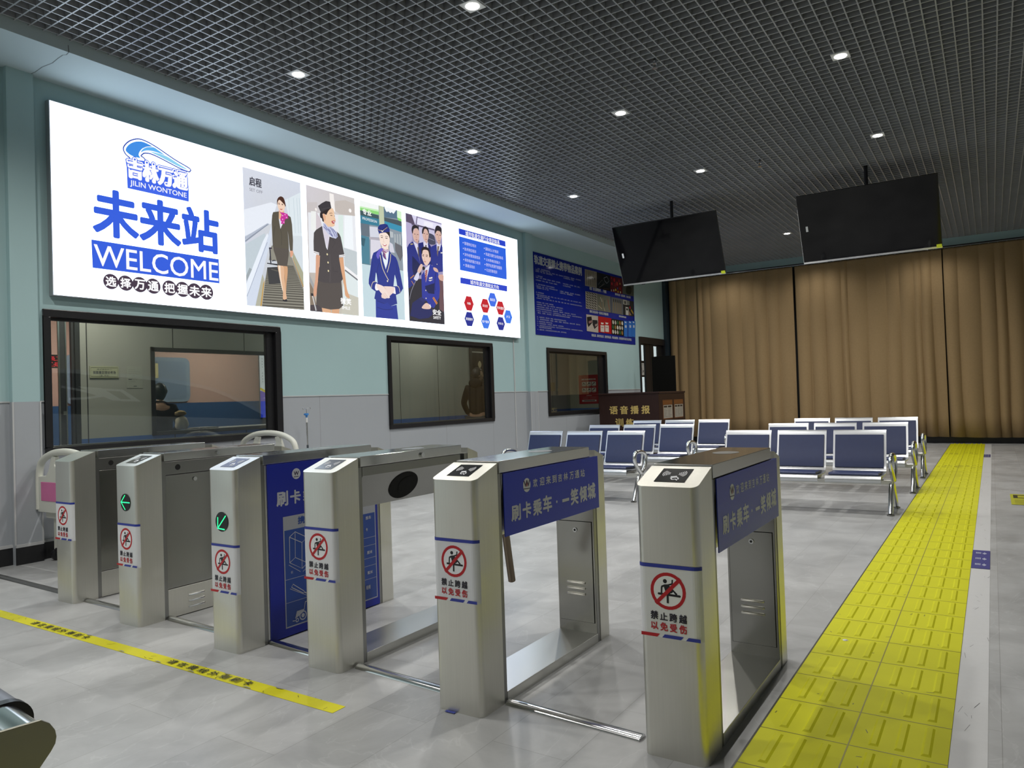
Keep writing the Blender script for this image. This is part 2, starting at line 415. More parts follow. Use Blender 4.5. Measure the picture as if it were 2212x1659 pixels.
('p','8d98a3','39319 16956 47767 16963 47869 1208 39432 1117'),
('p','687480','39313 13988 41083 13910 41010 12193 39477 12137'),
('p','4d8296','39410 12176 40973 12137 40917 8326 39387 8320'),
('p','39606f','39430 11833 40224 11814 39899 10670 39423 10843'),
('p','d6d8e4','41072 13657 42942 13836 43100 12437 41117 12211'),
('p','dcd9e4','41209 11875 43083 12026 43317 10686 41091 9100'),
('p','b4aeb8','40975 12187 43098 12385 43085 12078 40995 11840'),
('p','d4d3e0','45013 12130 45685 11925 46051 10731 44948 10672'),
('p','b8bfc4','45158 13708 45839 13669 45880 12894 45117 12768'),
('p','aeb6ba','46058 13445 46364 13445 46373 11929 46069 11986'),
('p','aeb6ba','46600 13537 46909 13536 46917 12014 46610 12071'),
('p','aeb6ba','47146 13629 47458 13629 47466 12100 47157 12157'),
('p','6a6a70','46158 12261 47770 11883 47788 10564 47198 9643 46183 11116'),
('p','f4f8f6','39319 16956 43005 16957 42986 15678 39294 16011'),
('p','8fd87a','39294 16011 43006 16141 42982 15601 42006 15567 39310 15569'),
('p','c8f0bc','39298 16111 43012 16295 43001 16038 39290 15912'),
('p','445a5e','39310 15569 42979 15524 43006 14969 39350 14885'),
('p','3d7f98','39350 14885 43008 15020 43037 14006 39409 13807'),
('p','59748a','44034 17010 46833 17002 46895 15794 44041 15469'),
('s','f4f8fb','44346 17021 46463 16998 46357 16689 46051 16358 45661 16502 45388 16319 44980 16474 44636 16330 44351 16609'),
('p','d8f5d0','46819 17015 47768 16989 47764 15532 47041 15584 46803 15987'),
('p','8ae070','46803 15987 47755 15848 47766 15559 47041 15584'),
('p','4c5a60','44041 15469 46885 15582 47764 15532 47748 14841 44092 14938'),
('p','3f93b2','44093 14964 47709 14834 47708 13961 44168 14155'),
('p','c3ccae','43042 16974 44047 16971 44056 14135 43081 14014'),
('p','c6dbe2','39387 8320 40988 8336 47140 8368 47860 8354 47869 1208 39432 1117'),
('p','5a7a86','39389 8369 41061 8395 41057 8285 39385 8260'),
('p','2a3a98','41857 3721 43724 3182 44181 3479 44832 2971 46121 3291 46372 1186 41804 1138'),
('p','26348c','43033 10873 42434 10452 41701 10091 41469 9655 41221 8823 40956 7582 40621 6293 40581 5691 41063 5095 41760 4792 41903 4781 41594 3746 42420 3420 43723 3172 44180 3453 44832 2971 46258 3433 46045 4662 46988 5044 47632 5794 47448 6564 47022 8353 46613 9562 46290 10087 45242 10509 44889 11025 44427 9052 44072 8080 43830 8971'),
('p','cfe2e8','42052 7418 42188 7233 42350 5990 41818 6131'),
('p','cfe2e8','45909 7587 46186 6943 46373 5973 45566 5885'),
('k','1c2668',63,0,1,'41435 8852 41312 7627 40985 6585'),
('k','1c2668',66,0,1,'46332 9310 46361 8269 46923 7029'),
('k','1c2668',65,0,1,'44618 6605 44508 5821'),
('k','1c2668',64,0,1,'42133 3444 43578 3220'),
('k','1c2668',65,0,1,'42096 2584 43836 2375 45345 2654'),
('k','1c2668',64,0,1,'42799 8831 42318 7755 42565 6773'),
('p','f2dccb','43417 11314 44756 11418 44797 10650 44106 10188 43390 10697'),
('p','eaf2fa','43310 10532 44029 10126 44900 10950 44502 9062 44075 8142 43619 9198'),
('k','d8c9a8',130,0,1,'42979 9974 43364 8397 43911 7445 44582 6627'),
('k','d8c9a8',116,0,1,'45202 10451 45002 9341 44353 7705'),
('s','6a5fc8','43031 10847 43478 11017 43765 10856 43308 10481 43000 10130 42679 9423 42392 9484 42272 10024'),
('p','9c6f96','43470 10837 44662 10991 44838 10734 44116 10421 43542 10464'),
('p','5f4a86','43601 10473 44038 10332 44280 9432 43785 9630 43505 9948'),
('k','f0e8f0',87,0,0,'43763 10804 44571 10617'),
('k','f0e8f0',87,0,0,'44063 10901 44729 10795'),
('k','c05a68',87,0,0,'43777 10294 44160 9734'),
('p','2c2422','42891 12987 44321 13410 44780 13643 45119 13675 45177 12778 44992 12515 44791 12198 43100 12437 42977 12620'),
('s','f6e3d6','42992 12954 44169 13322 44611 13201 44936 12946 45069 12554 45008 12026 44691 11305 44214 10965 43774 11062 43344 11303 43078 11924'),
('p','2b3580','42708 13795 43181 14286 44149 14563 44670 14554 45152 13914 45115 13571 44321 13410 42905 12975 42705 13388'),
('k','1e2560',87,0,0,'42800 13913 43514 13528 44666 14450'),
('k','c8a468',65,0,0,'42783 13503 43507 13373 44652 14137'),
('p','f2ead8','43295 13566 43584 13463 43903 13672 43711 13331 43504 13296'),
('k','4a3a36',101,0,0,'43286 12508 43654 12528'),
('k','4a3a36',102,0,0,'44194 12540 44619 12558'),
('k','6a564c',65,0,1,'43222 12712 43481 12781 43714 12717'),
('k','6a564c',65,0,1,'44143 12721 44408 12832 44742 12784'),
('k','e0bfae',58,0,1,'43833 12403 43740 11979 43960 11937'),
('s','c0606a','43562 11602 43981 11581 44431 11677 44196 11409 43825 11377'),
('p','ffffff','43663 11567 44317 11628 44127 11516 43830 11491'),
('s','fbf6f8','41946 5793 42273 5880 42158 5363 42490 5044 41980 4915 41781 5272'),
('p','fbf6f8','45523 5777 45865 5762 46014 4815 45481 4840'),
('s','f0d8cf','43498 5583 44355 5728 45636 5737 45567 5056 44941 4579 44596 4416 43958 5147'),
('s','eed3c8','43121 4500 44136 4141 43756 3925 43317 3960 43042 4036'),
('s','f3ded6','42235 5825 43536 5613 43958 5147 44704 4324 44581 4091 44059 4082 43194 4508 42490 5044 42145 5412'),
('k','cfa698',50,0,0,'43346 4625 43915 4171'),
('k','cfa698',50,0,0,'43645 4757 44288 4207'),
('k','cfa698',50,0,0,'43532 5536 44002 5305'),
('k','d8c9a8',99,0,1,'41961 6137 41456 6014 41169 5606 41080 5171'),
('k','d8c9a8',103,0,1,'46299 6028 46712 5801 46913 5089'),
('c','e8e0cc',44351,6472,134),
('t','专业','ffffff',39793,15118,41498,15862,0.026),
('t','PROFESSION','ffffff',39741,14364,42546,14721,0.0),
('p','9d94b8','48649 16988 57091 16979 57055 1161 48767 1151'),
('p','5c4f66','48649 16988 49975 16958 50726 15557 50150 15481 48630 15715'),
('p','b8aed0','48630 15715 49912 15627 49964 13266 48604 11715'),
('p','d9d5ef','50016 16966 51206 16975 50895 15641 50731 15666'),
('p','e4e1f6','51320 16752 57079 16749 57047 16119 55242 15691 51145 15686'),
('p','f2f0fb','52777 16529 54935 16589 54902 15912 52748 15918'),
('p','c8c2de','51548 15431 53836 15447 55231 15465 55307 13461 51430 12960'),
('k','4b4258',123,0,0,'51205 16948 50892 15586'),
('k','4b4258',156,0,0,'51142 15631 55239 15635'),
('k','3d3648',200,0,0,'51455 15578 51393 13063'),
('s','4a4a5e','53717 14761 54934 14799 55281 14353 55322 13407 53646 13310'),
('k','9a9ab2',63,0,0,'53771 14105 55155 13940'),
('p','2d2a33','48754 7210 57019 8457 57055 1161 48767 1151'),
('p','6a4d52','56011 8056 57042 8006 56944 3074 55868 3437'),
('p','2b3282','50074 13015 49200 12501 48729 11840 48653 8480 48812 5886 50314 6854 51137 8572 51692 9731 51409 10781 50574 12338'),
('p','1d2252','49849 10829 50247 10616 51692 9731 51794 8382 50327 7124 49761 8937'),
('p','262b72','51304 12940 52451 13286 53732 13324 54233 12958 54550 12339 54615 10120 51692 9731 51351 11316'),
('p','2c3488','54405 12929 55571 13446 56831 13643 57130 13293 57069 9426 55800 9154 54598 9784 53970 11143 54214 12566'),
('p','dcd8ea','50156 13028 51171 12756 51296 11036 50571 12284'),
('p','dcd8ea','52468 13289 53564 13408 53627 12588 52570 12591'),
('p','dcd8ea','55651 13627 56816 13698 56327 12548 55699 12455'),
('p','6b5f58','51050 12303 51401 12357 51406 10726 51193 11130'),
('p','5a5350','52900 12917 53243 12971 53202 12661 52946 12649'),
('p','7a6a60','55870 13211 56345 13257 56051 12395 55832 11575 55664 12112'),
('s','d8b3a6','50114 14369 50703 15065 51451 15141 51630 14191 51381 13333 50975 12986 50450 13183 50132 13725'),
('s','2a2429','49893 14869 50227 15403 50809 15572 51397 15404 51502 14823 51160 15134 50368 14925 50133 14264 49969 14236'),
('k','6a4a48',92,0,0,'50410 14195 50738 14196'),
('k','6a4a48',92,0,0,'51069 14225 51401 14226'),
('k','a0605c',92,0,0,'50741 13384 51155 13408'),
('k','b98c80',69,0,1,'50899 14115 50838 13698 51044 13694'),
('s','d8b3a6','52348 14640 52717 15280 53409 15483 53832 15003 53701 14094 53313 13522 52800 13495 52443 13998'),
('s','2a2429','52249 14678 52380 15304 52995 15764 53672 15612 53889 15123 53818 14723 53444 15324 52847 15330 52470 14551'),
('k','6a4a48',93,0,0,'52611 14637 52950 14640'),
('k','6a4a48',94,0,0,'53293 14670 53636 14672'),
('k','a0605c',93,0,0,'52953 13814 53381 13839'),
('k','b98c80',70,0,1,'53117 14557 53053 14133 53267 14130'),
('s','d8b3a6','55347 15149 56036 15632 56927 15530 56956 14854 56603 14106 55948 13888 55525 14281'),
('s','2a2429','55299 15421 55621 16207 56165 16439 56874 16259 57048 15778 56919 15018 56677 15573 55855 15573 55404 15046'),
('k','6a4a48',95,0,0,'55710 14978 56066 14982'),
('k','6a4a48',96,0,0,'56424 15013 56784 15017'),
('k','a0605c',96,0,0,'56068 14136 56516 14163'),
('k','b98c80',72,0,1,'56240 14898 56173 14464 56397 14461'),
('p','c9a497','50615 13210 51359 13221 51171 12756'),
('p','c9a497','52886 13520 53573 13575 53208 13131'),
('p','c9a497','55773 13927 56673 14071 56280 13388'),
('p','23275e','49562 3853 51033 4661 52595 4043 54021 3396 54151 2521 53172 1896 51051 1580 48947 1908'),
('p','2d379a','53924 10194 55293 9651 55800 9154 55966 8051 56137 6664 55869 5233 54548 3495 53604 3692 52787 4499 51786 4733 51786 8218 52315 8719 53121 9591'),
('p','1a1f50','52554 6667 54827 7361 54744 5681 53356 5653 52697 6135'),
('k','1a1f50',110,0,1,'55265 9088 54930 7651 54948 6259'),
('p','2b2f6a','51033 4661 51629 4935 52787 4499 52092 4107'),
('p','e2dfee','52682 9314 53877 10133 53428 8858 52768 7239 52553 8749'),
('p','9b4a4a','52757 9104 53271 9170 53099 8267 52752 7265 52611 8208'),
('k','d8b0a8',62,0,0,'52663 8050 53150 8438'),
('k','d8b0a8',62,0,0,'52678 8353 53164 8715'),
('k','d8b0a8',62,0,0,'52693 8657 53177 8992'),
('k','d8b0a8',62,0,0,'52707 8960 53191 9269'),
('s','e2bfb0','50945 8873 51698 9852 52156 9793 52003 9226 51466 8505 51007 8448'),
('s','1d1b22','52081 9455 52526 9595 52696 9261 52202 9006'),
('s','d8d8ec','50090 7635 50973 8606 51295 8049 50787 7285 50174 7349'),
('k','8a8a9a',105,0,1,'50497 7252 49446 5686 48898 4298'),
('s','e9c9bb','52072 11530 52308 12058 53166 12269 53689 12099 53927 11137 53780 10424 53134 9857 52628 9954 52232 10503 52030 11005'),
('s','2a2226','51970 11515 52050 12292 52845 12661 53692 12498 54102 11717 54037 11097 53815 11149 53601 12058 52993 12205 52349 12036 52128 11484'),
('s','e3bcac','53866 11128 54104 11217 54053 10711 53838 10570'),
('k','5a3c3c',93,0,0,'52163 11161 52535 11181'),
('k','5a3c3c',93,0,0,'52944 11207 53389 11226'),
('k','4a3232',93,0,0,'52188 11317 52571 11395'),
('k','4a3232',93,0,0,'52954 11412 53468 11431'),
('k','b06a68',101,0,0,'52495 10342 52971 10363'),
('k','c8a090',70,0,1,'52680 11015 52574 10589 52829 10597'),
('s','e6c4b6','51618 3331 52598 4098 53445 3953 53717 3370 52554 3191'),
('p','f2f0f4','53442 3898 53620 4024 53858 3603 53723 3481'),
('p','d98f4a','54231 5020 54564 5230 55452 4354 55147 4075'),
('k','7a3a2a',94,0,0,'54410 5104 55287 4227'),
('s','d9b2a4','54666 9737 55560 9685 55844 9160 54921 9240'),
('s','d6ab9c','55846 8655 57043 8913 57068 7981 56100 8038'),
('p','e8e0d4','53542 8044 54348 8262 54389 8034 53591 7818'),
('p','e8e0d4','53368 7638 54502 7853 53792 7521'),
('c','e8ddc0',52709,6026,99),
('c','e8ddc0',52702,4830,110),
('c','e0d8c0',55594,10363,85),
('p','eeeae0','56587 12361 57132 12441 57123 12270 56578 12190'),
('k','c98a3e',136,0,0,'49245 7428 50124 8015'),
('k','c98a3e',106,0,0,'49471 7080 49976 6601'),
('p','b0a070','49444 12539 49939 12724 50177 12600 49599 12402'),
('t','安全','ffffff',54219,2493,56237,3322,0.026),
('t','SAFETY','ffffff',54310,1868,56123,2307,0.02),
('p','2440c8','61425 16966 75028 17033 75031 16052 61457 16025'),
('t','城市轨道交通行业培训体系','fdfdff',63244,16071,73175,16872,0.014),
('p','2b62e0','61439 15675 75050 15736 75081 10269 61429 10221'),
('t','管理岗位培训','e6e2fa',62842,14507,66059,15029,0.0),
('c','e6e2fa',62520,14793,103),
('t','技术岗位培训','e6e2fa',62813,13579,66008,14109,0.0),
('c','e6e2fa',62512,13864,102),
('t','涉外经营技能培训','e6e2fa',62796,12685,67092,13204,0.0),
('c','e6e2fa',62517,12982,102),
('t','商务组织能力培训','e6e2fa',62855,11803,67099,12320,0.0),
('c','e6e2fa',62541,12064,102),
('t','普通话培训','e6e2fa',62913,10919,65475,11443,0.0),
('c','e6e2fa',62536,11181,102),
('t','国际化人才培训','e6e2fa',68810,14497,72642,15037,0.0),
('c','e6e2fa',68461,14789,107),
('t','轨道交通行业培训体系','e6e2fa',68828,13604,74113,14158,0.0),
('c','e6e2fa',68466,13876,107),
('t','公关思维应变能力','e6e2fa',68856,12693,73077,13185,0.0),
('c','e6e2fa',68472,12990,107),
('t','数字化资源开发服务','e6e2fa',68863,11798,73638,12372,0.0),
('c','e6e2fa',68500,12061,107),
('t','礼仪形象培训','e6e2fa',68869,10904,72070,11462,0.0),
('c','e6e2fa',68508,11202,107),
('p','2440c8','61442 9046 75081 9129 75054 8141 61419 8088'),
('t','城市轨道交通就业方向','fdfdff',64138,8250,72421,8948,0.014),
('p','c00a1e','64897 5021 64228 6180 62890 6180 62220 5021 62890 3862 64228 3862'),
('t','地勤','fdfdff',63072,4830,64048,5214,0.01),
('k','d2d6da',30,1,0,'62668 3627 61994 4795 60646 4795 59971 3627 60646 2459 61994 2459'),
('t','形象大使','7a7a86',60407,3408,62245,3848,0.01),
('p','1b2690','64853 2468 64194 3610 62874 3610 62215 2468 62874 1325 64194 1325'),
('t','票据服务','fdfdff',62592,2253,64489,2685,0.01),
('k','d2d6da',30,1,0,'67321 6279 66640 7458 65278 7458 64597 6279 65278 5099 66640 5099'),
('t','VIP服务','7a7a86',65112,6047,66816,6513,0.01),
('k','d2d6da',30,1,0,'67331 3790 66659 4953 65317 4953 64645 3790 65317 2627 66659 2627'),
('t','登机服务','7a7a86',65013,3563,66976,4020,0.01),
('p','c00a1e','69474 5030 68809 6182 67479 6182 66814 5030 67479 3879 68809 3879'),
('t','安全员','fdfdff',67403,4814,68893,5249,0.01),
('p','3a76ea','69464 2356 68804 3500 67484 3500 66823 2356 67484 1212 68804 1212'),
('t','客户服务','fdfdff',67140,2136,69161,2580,0.01),
('p','3a6ae6','71738 6259 71071 7414 69737 7414 69070 6259 69737 5104 71071 5104'),
('t','值班员','fdfdff',69640,6033,71176,6487,0.01),
('k','d2d6da',30,1,0,'71741 3651 71075 4804 69744 4804 69078 3651 69744 2498 71075 2498'),
('t','安检员','7a7a86',69646,3438,71181,3865,0.01),
('p','c00a1e','74064 5033 73396 6190 72060 6190 71392 5033 72060 3876 73396 3876'),
('t','列车服务','fdfdff',71661,4787,73810,5283,0.01),
('p','1b2690','74013 2335 73355 3474 72039 3474 71382 2335 72039 1195 73355 1195'),
('t','列车长','fdfdff',71910,2126,73493,2545,0.01),
('p','3a76ea','76423 3693 75760 4842 74433 4842 73770 3693 74433 2544 75760 2544'),
('t','护卫','fdfdff',74529,3492,75669,3896,0.01),
]
POSTER=[
('t','轨道交通禁止携带物品案例','b4b9bd',1137,13466,20333,15160,0.04),
('t','一、枪支、军用或警用械具类','aab0c0',1379,12523,6884,12769,0.0),
('t','1.军用枪、公务用枪：手枪、步枪、冲锋枪、机枪、防暴枪等；','aab0c0',1360,12228,12156,12474,0.0),
('t','2.民用枪：气枪、猎枪、麻醉注射枪等。','aab0c0',1342,11957,7852,12203,0.0),
('t','3.其他枪支：道具枪、发令枪等；','aab0c0',12261,12265,19903,12527,0.0),
('t','4.上述物品的样品、仿制品。','aab0c0',12238,11938,16744,12200,0.0),
('t','二、爆炸物品类','aab0c0',1380,11109,3955,11355,0.0),
('t','1.弹药：炸弹、照明弹、燃烧弹、烟幕弹、信号弹等；','aab0c0',1358,10777,10992,11023,0.0),
('t','2.爆破器材：炸药、雷管、导火索、导爆索；','aab0c0',1326,10286,9652,10532,0.0),
('t','3.烟火制品：礼花弹、烟花、爆竹；','aab0c0',11966,10740,19356,11001,0.0),
('t','4.上述物品的仿制品。','aab0c0',11938,10348,15239,10609,0.0),
('t','三、管制刀具及具有一定杀伤力的器具类','aab0c0',1416,9529,8443,9775,0.0),
('t','1.管制刀具：匕首、三棱刀、带自锁装置的刀具；','aab0c0',1391,9137,9700,9382,0.0),
('t','2.其他器具：菜刀、斧、锤。','aab0c0',1652,8823,6126,9069,0.0),
('t','3.警棍、催泪器、电击器、防卫器等；','aab0c0',10586,9082,19315,9341,0.0),
('t','4.射钉弓、弩等器具。','aab0c0',10562,8746,16090,9005,0.0),
('t','四、易燃易爆物品类','aab0c0',1358,7940,4224,8185,0.0),
('t','1.压缩气体和液化气体：氢气、甲烷、乙烷、丁烷、天然气、乙烯、丙烯、乙炔、液化石油气、氧气；','aab0c0',1378,7528,19560,7773,0.0),
('t','煤气及其专用容器。','aab0c0',1781,7226,6513,7472,0.0),
('t','2.易燃液体：汽油、柴油、煤油、苯、乙醇、丙酮、乙醚、油漆、稀料、松香油及含易燃溶剂的制品；','aab0c0',1404,6849,19937,7094,0.0),
('t','3.易燃固体：红磷、闪光粉、固体酒精；','aab0c0',1352,6065,7816,6310,0.0),
('t','4.自燃物品：黄磷、白磷、硝化纤维、油纸及其制品；','aab0c0',1372,5665,11671,5910,0.0),
('t','5.遇湿易燃物品：金属钾、钠、锂、碳化钙、镁铝粉；','aab0c0',1368,5239,11375,5484,0.0),
('t','6.氧化剂和有机过氧化物：高锰酸钾、氯酸钾、过氧化钠、过氧化钾；','aab0c0',1341,4835,17070,5080,0.0),
('t','7.其他：打火机五个以上、火柴五盒以上、指甲油、去光剂、染发剂等限量物品；','aab0c0',1362,4436,19748,4680,0.0),
('t','摩丝、发胶、杀虫剂、空气清新剂等自喷压力容器。','aab0c0',1690,4072,14512,4317,0.0),
('t','五、毒害品类：氰化物、砒霜、剧毒农药等剧毒化学品。','aab0c0',1331,3266,12824,3510,0.0),
('t','六、腐蚀性物品类：硫酸、盐酸、硝酸、氢氧化钠、氢氧化钾、蓄电池。','aab0c0',1328,2864,18902,3109,0.0),
('t','七、放射性物品类：放射性同位素。','aab0c0',1323,2439,7180,2683,0.0),
('t','八、传染病病原体：乙肝病毒、炭疽杆菌、结核杆菌等。','aab0c0',1321,2050,11669,2294,0.0),
('t','九、其他危害列车运行安全的物品：可能干扰列车信号的强磁化物、有强烈刺激性气味的物品；','aab0c0',1318,1648,19904,1893,0.0),
('t','不能判明性质的可疑物品。','aab0c0',1980,1325,6851,1570,0.0),
('t','十、国家法律、行政法规规定的其他禁止持有、携带的物品。','aab0c0',1314,883,12783,1127,0.0),
('p','8d8678','21757 15068 27415 15150 27178 11585 21636 11498'),
('k','231f20',143,0,0,'22490 14939 22644 13232 22379 11782'),
('k','231f20',144,0,0,'23329 14954 23485 13250 23217 11793'),
('k','231f20',145,0,0,'24175 14970 24333 13268 24063 11804'),
('k','231f20',145,0,0,'25029 14985 25189 13286 24916 11816'),
('k','231f20',146,0,0,'25890 15001 26053 13304 25777 11827'),
('k','231f20',147,0,0,'26760 15016 26924 13323 26646 11839'),
('k','231f20',307,0,0,'22521 13624 22578 13224'),
('k','231f20',309,0,0,'23449 13644 23507 13242'),
('k','231f20',310,0,0,'24386 13664 24445 13261'),
('k','231f20',312,0,0,'25333 13684 25392 13279'),
('k','231f20',313,0,0,'26290 13705 26349 13298'),
('p','15171b','27411 15098 34236 15196 34008 11562 27247 11592'),
('k','8a8f98',108,0,0,'30867 14205 32478 14716 33559 13878 32352 13184 31299 13618 30867 14205'),
('k','6a625c',96,0,0,'28309 11811 31247 12975'),
('k','5a5a5c',74,0,0,'27890 12392 29870 13665 30780 13135 29273 12124'),
('k','4a3428',129,0,0,'30443 11934 33348 11923'),
('p','551b20','34227 15087 40764 15263 40497 11564 34008 11562'),
('c','a3222a',34814,14671,262),
('c','c02a30',34956,13390,328),
('c','b01d26',36298,14411,440),
('c','b5352c',37767,13704,487),
('c','8a1a22',36717,13368,441),
('c','99222a',38865,14488,356),
('c','c09030',39333,13879,246),
('c','8d9098',34577,11836,240),
('c','b4b8a0',35840,11968,241),
('c','c9c44a',36871,12184,264),
('c','b0a03a',38125,11876,266),
('c','c8c0a8',39424,11899,245),
('c','a02028',39237,12763,334),
('c','30508a',37931,12625,244),
('p','4b504c','40808 15157 47312 15345 47035 11643 40581 11628'),
('s','2c312e','43025 13616 45767 13686 45066 12020 42623 12113'),
('p','8f8c84','21656 10339 27151 10387 27084 6643 21591 6651'),
('k','1d1b1c',163,0,0,'22084 10231 23033 9983'),
('k','1d1b1c',163,0,0,'22045 9722 22993 9471'),
('k','1d1b1c',163,0,0,'22006 9212 22953 8959'),
('k','1d1b1c',163,0,0,'21967 8703 22914 8447'),
('k','1d1b1c',163,0,0,'21928 8194 22874 7936'),
('k','1d1b1c',163,0,0,'21889 7686 22835 7425'),
('k','1d1b1c',163,0,0,'21850 7177 22795 6914'),
('k','1d1b1c',165,0,0,'23318 10236 24279 9986'),
('k','1d1b1c',164,0,0,'23278 9723 24238 9470'),
('k','1d1b1c',164,0,0,'23238 9210 24198 8955'),
('k','1d1b1c',164,0,0,'23198 8697 24158 8440'),
('k','1d1b1c',164,0,0,'23159 8185 24118 7925'),
('k','1d1b1c',164,0,0,'23119 7673 24077 7410'),
('k','1d1b1c',164,0,0,'23079 7161 24037 6896'),
('k','1d1b1c',166,0,0,'24568 10240 25541 9988'),
('k','1d1b1c',166,0,0,'24527 9723 25500 9469'),
('k','1d1b1c',165,0,0,'24487 9207 25459 8950'),
('k','1d1b1c',165,0,0,'24446 8691 25419 8432'),
('k','1d1b1c',165,0,0,'24406 8176 25378 7914'),
('k','1d1b1c',165,0,0,'24366 7660 25337 7396'),
('k','1d1b1c',165,0,0,'24325 7145 25296 6878'),
('k','1d1b1c',167,0,0,'25834 10244 26821 9991'),
('k','1d1b1c',167,0,0,'25793 9724 26779 9468'),
('k','1d1b1c',167,0,0,'25752 9205 26738 8946'),
('k','1d1b1c',166,0,0,'25711 8685 26696 8424'),
('k','1d1b1c',166,0,0,'25670 8166 26655 7903'),
('k','1d1b1c',166,0,0,'25629 7648 26613 7381'),
('k','1d1b1c',166,0,0,'25588 7129 26572 6860'),
('p','67695f','27151 10387 33959 10373 33852 6709 27084 6643'),
('k','b8b4a4',211,0,0,'28730 9761 29475 8781'),
('k','8a6a3a',147,0,0,'28291 8673 29118 7280'),
('k','9c3a2c',172,0,0,'32430 9691 33202 7193'),
('k','a58a68',148,0,0,'29782 9652 30080 7466'),
('k','c0b8a0',126,0,0,'27521 7771 29347 7194'),
('k','3c4a40',256,0,0,'30950 9339 30587 7826'),
('k','b0a890',191,0,0,'30320 7486 30741 6781'),
('p','5a5e62','34204 10343 40608 10408 40415 6671 34076 6727'),
('k','7d6844',283,0,0,'35416 9323 35164 6921'),
('k','17181a',306,0,0,'35471 9978 35416 9323'),
('k','7d6844',285,0,0,'36374 9312 36145 6900'),
('k','17181a',307,0,0,'36430 9971 36374 9312'),
('k','7d6844',286,0,0,'37341 9302 37135 6880'),
('k','17181a',309,0,0,'37397 9963 37341 9302'),
('k','7d6844',287,0,0,'38317 9291 38135 6860'),
('k','17181a',310,0,0,'38374 9955 38317 9291'),
('k','7d6844',289,0,0,'39303 9280 39145 6839'),
('k','17181a',311,0,0,'39360 9948 39303 9280'),
('p','24282c','40608 10408 46728 10411 46598 6798 40500 6733'),
('p','9a9a94','40656 10357 42872 10340 42826 9212 40639 9243'),
('p','6c706e','42924 10322 44364 10309 44278 9339 42831 9269'),
('p','4a4a48','41241 10077 42309 10063 42249 9386 41183 9403'),
('p','b4b4ae','41925 8742 43541 8711 43512 6850 41892 6839'),
('p','2a2c2e','42301 8438 43245 8439 43202 7951 42256 7931'),
('c','b52430',44444,8731,319),
('k','a3822c',458,0,0,'45007 8268 46323 7463'),
('p','8c6f58','43745 7939 45173 7033 43781 6814'),
('p','b3aaa0','21606 5422 27149 5434 27088 1769 21615 1867'),
('p','1c1b20','21846 4856 24010 5117 24356 3814 22382 2720 21898 3547'),
('p','24242c','24405 4431 26798 4496 26985 3369 25267 2489 24437 3410'),
('p','8a6a68','22591 3999 24103 4308 24135 3850 22663 3497'),
('p','94807a','25577 3536 26860 3827 26822 3359 25582 3022'),
('p','a3141c','27289 5445 33843 5420 33745 1872 27193 1930'),
('p','c8beb4','28230 3554 30121 3570 30048 2092 28206 2092'),
('p','d9cfc4','28512 4146 29929 4137 29664 3804 28601 3786'),
('k','7a2a24',95,0,0,'28541 3051 29722 3061'),
('p','c8beb4','30489 3700 32424 3718 32349 2222 30464 2221'),
('p','d9cfc4','30778 4300 32228 4291 31957 3954 30868 3936'),
('k','7a2a24',96,0,0,'30807 3192 32016 3203'),
('p','111214','33913 5371 40432 5341 40334 1788 33791 1821'),
('s','b8b4a8','34506 5037 35000 4963 35206 4437 34730 4136 34336 4486'),
('s','2a5c3a','34416 3954 34909 3878 35115 3351 34639 3052 34245 3405'),
('s','c4c0b4','34325 2872 34817 2793 35023 2266 34549 1970 34155 2324'),
('s','a8a49a','35711 5056 36210 4982 36419 4453 35937 4150 35538 4503'),
('s','8a6a3a','35619 3966 36118 3890 36327 3360 35845 3059 35447 3414'),
('s','b8b4a8','35527 2878 36026 2799 36234 2268 35753 1971 35355 2327'),
('s','2a5c3a','36930 5076 37436 5001 37647 4469 37159 4164 36755 4519'),
('s','c4c0b4','36837 3979 37342 3903 37553 3369 37066 3067 36662 3424'),
('s','a8a49a','36744 2885 37248 2805 37459 2271 36973 1971 36570 2330'),
('s','8a6a3a','38164 5095 38676 5021 38890 4485 38396 4178 37987 4535'),
('s','b8b4a8','38070 3993 38581 3915 38795 3379 38301 3075 37893 3434'),
('s','2a5c3a','37976 2891 38486 2811 38699 2274 38207 1972 37799 2333'),
('s','c4c0b4','39414 5116 39932 5041 40148 4502 39648 4193 39234 4552'),
('s','a8a49a','39318 4006 39835 3928 40051 3388 39552 3082 39139 3444'),
('s','8a6a3a','39222 2898 39739 2817 39955 2276 39456 1973 39043 2337'),
('p','1d3f8c','40570 5406 47119 5405 46922 1674 40457 1683'),
('p','2a68b8','40698 5359 42570 5378 42243 1664 40378 1679'),
('p','a8b4c4','41144 4389 42079 4382 42026 3775 41090 3773'),
('p','c4ccd6','41084 5219 42009 5115 41855 4881 41064 4995'),
('p','2a68b8','43260 5538 45179 5558 44843 1797 42931 1811'),
('p','a8b4c4','43717 4555 44676 4549 44621 3935 43662 3932'),
('p','c4ccd6','43656 5396 44604 5292 44446 5055 43636 5169'),
('p','2a68b8','45329 5681 47286 5703 46943 1904 44992 1918'),
('p','a8b4c4','45795 4690 46772 4684 46716 4063 45738 4060'),
('p','c4ccd6','45732 5539 46700 5434 46538 5194 45711 5310'),
('t','枪支（含主要零部件）、子弹类','b4b9bd',23565,10842,31732,11540,0.03),
('t','爆炸物品类（烟花爆竹、烟火药等）','b4b9bd',36308,10928,45015,11447,0.02),
('t','管制刀具及具有一定杀伤力的器具类','b4b9bd',23182,5920,32358,6464,0.03),
('t','易燃易爆物品类','b4b9bd',37962,6046,41991,6433,0.03),
('t','毒害品类、腐蚀性物品类、放射性物品类、传染病病原体、其他危害列车运行安全的物品','b4b9bd',23674,815,44531,1385,0.02),
]
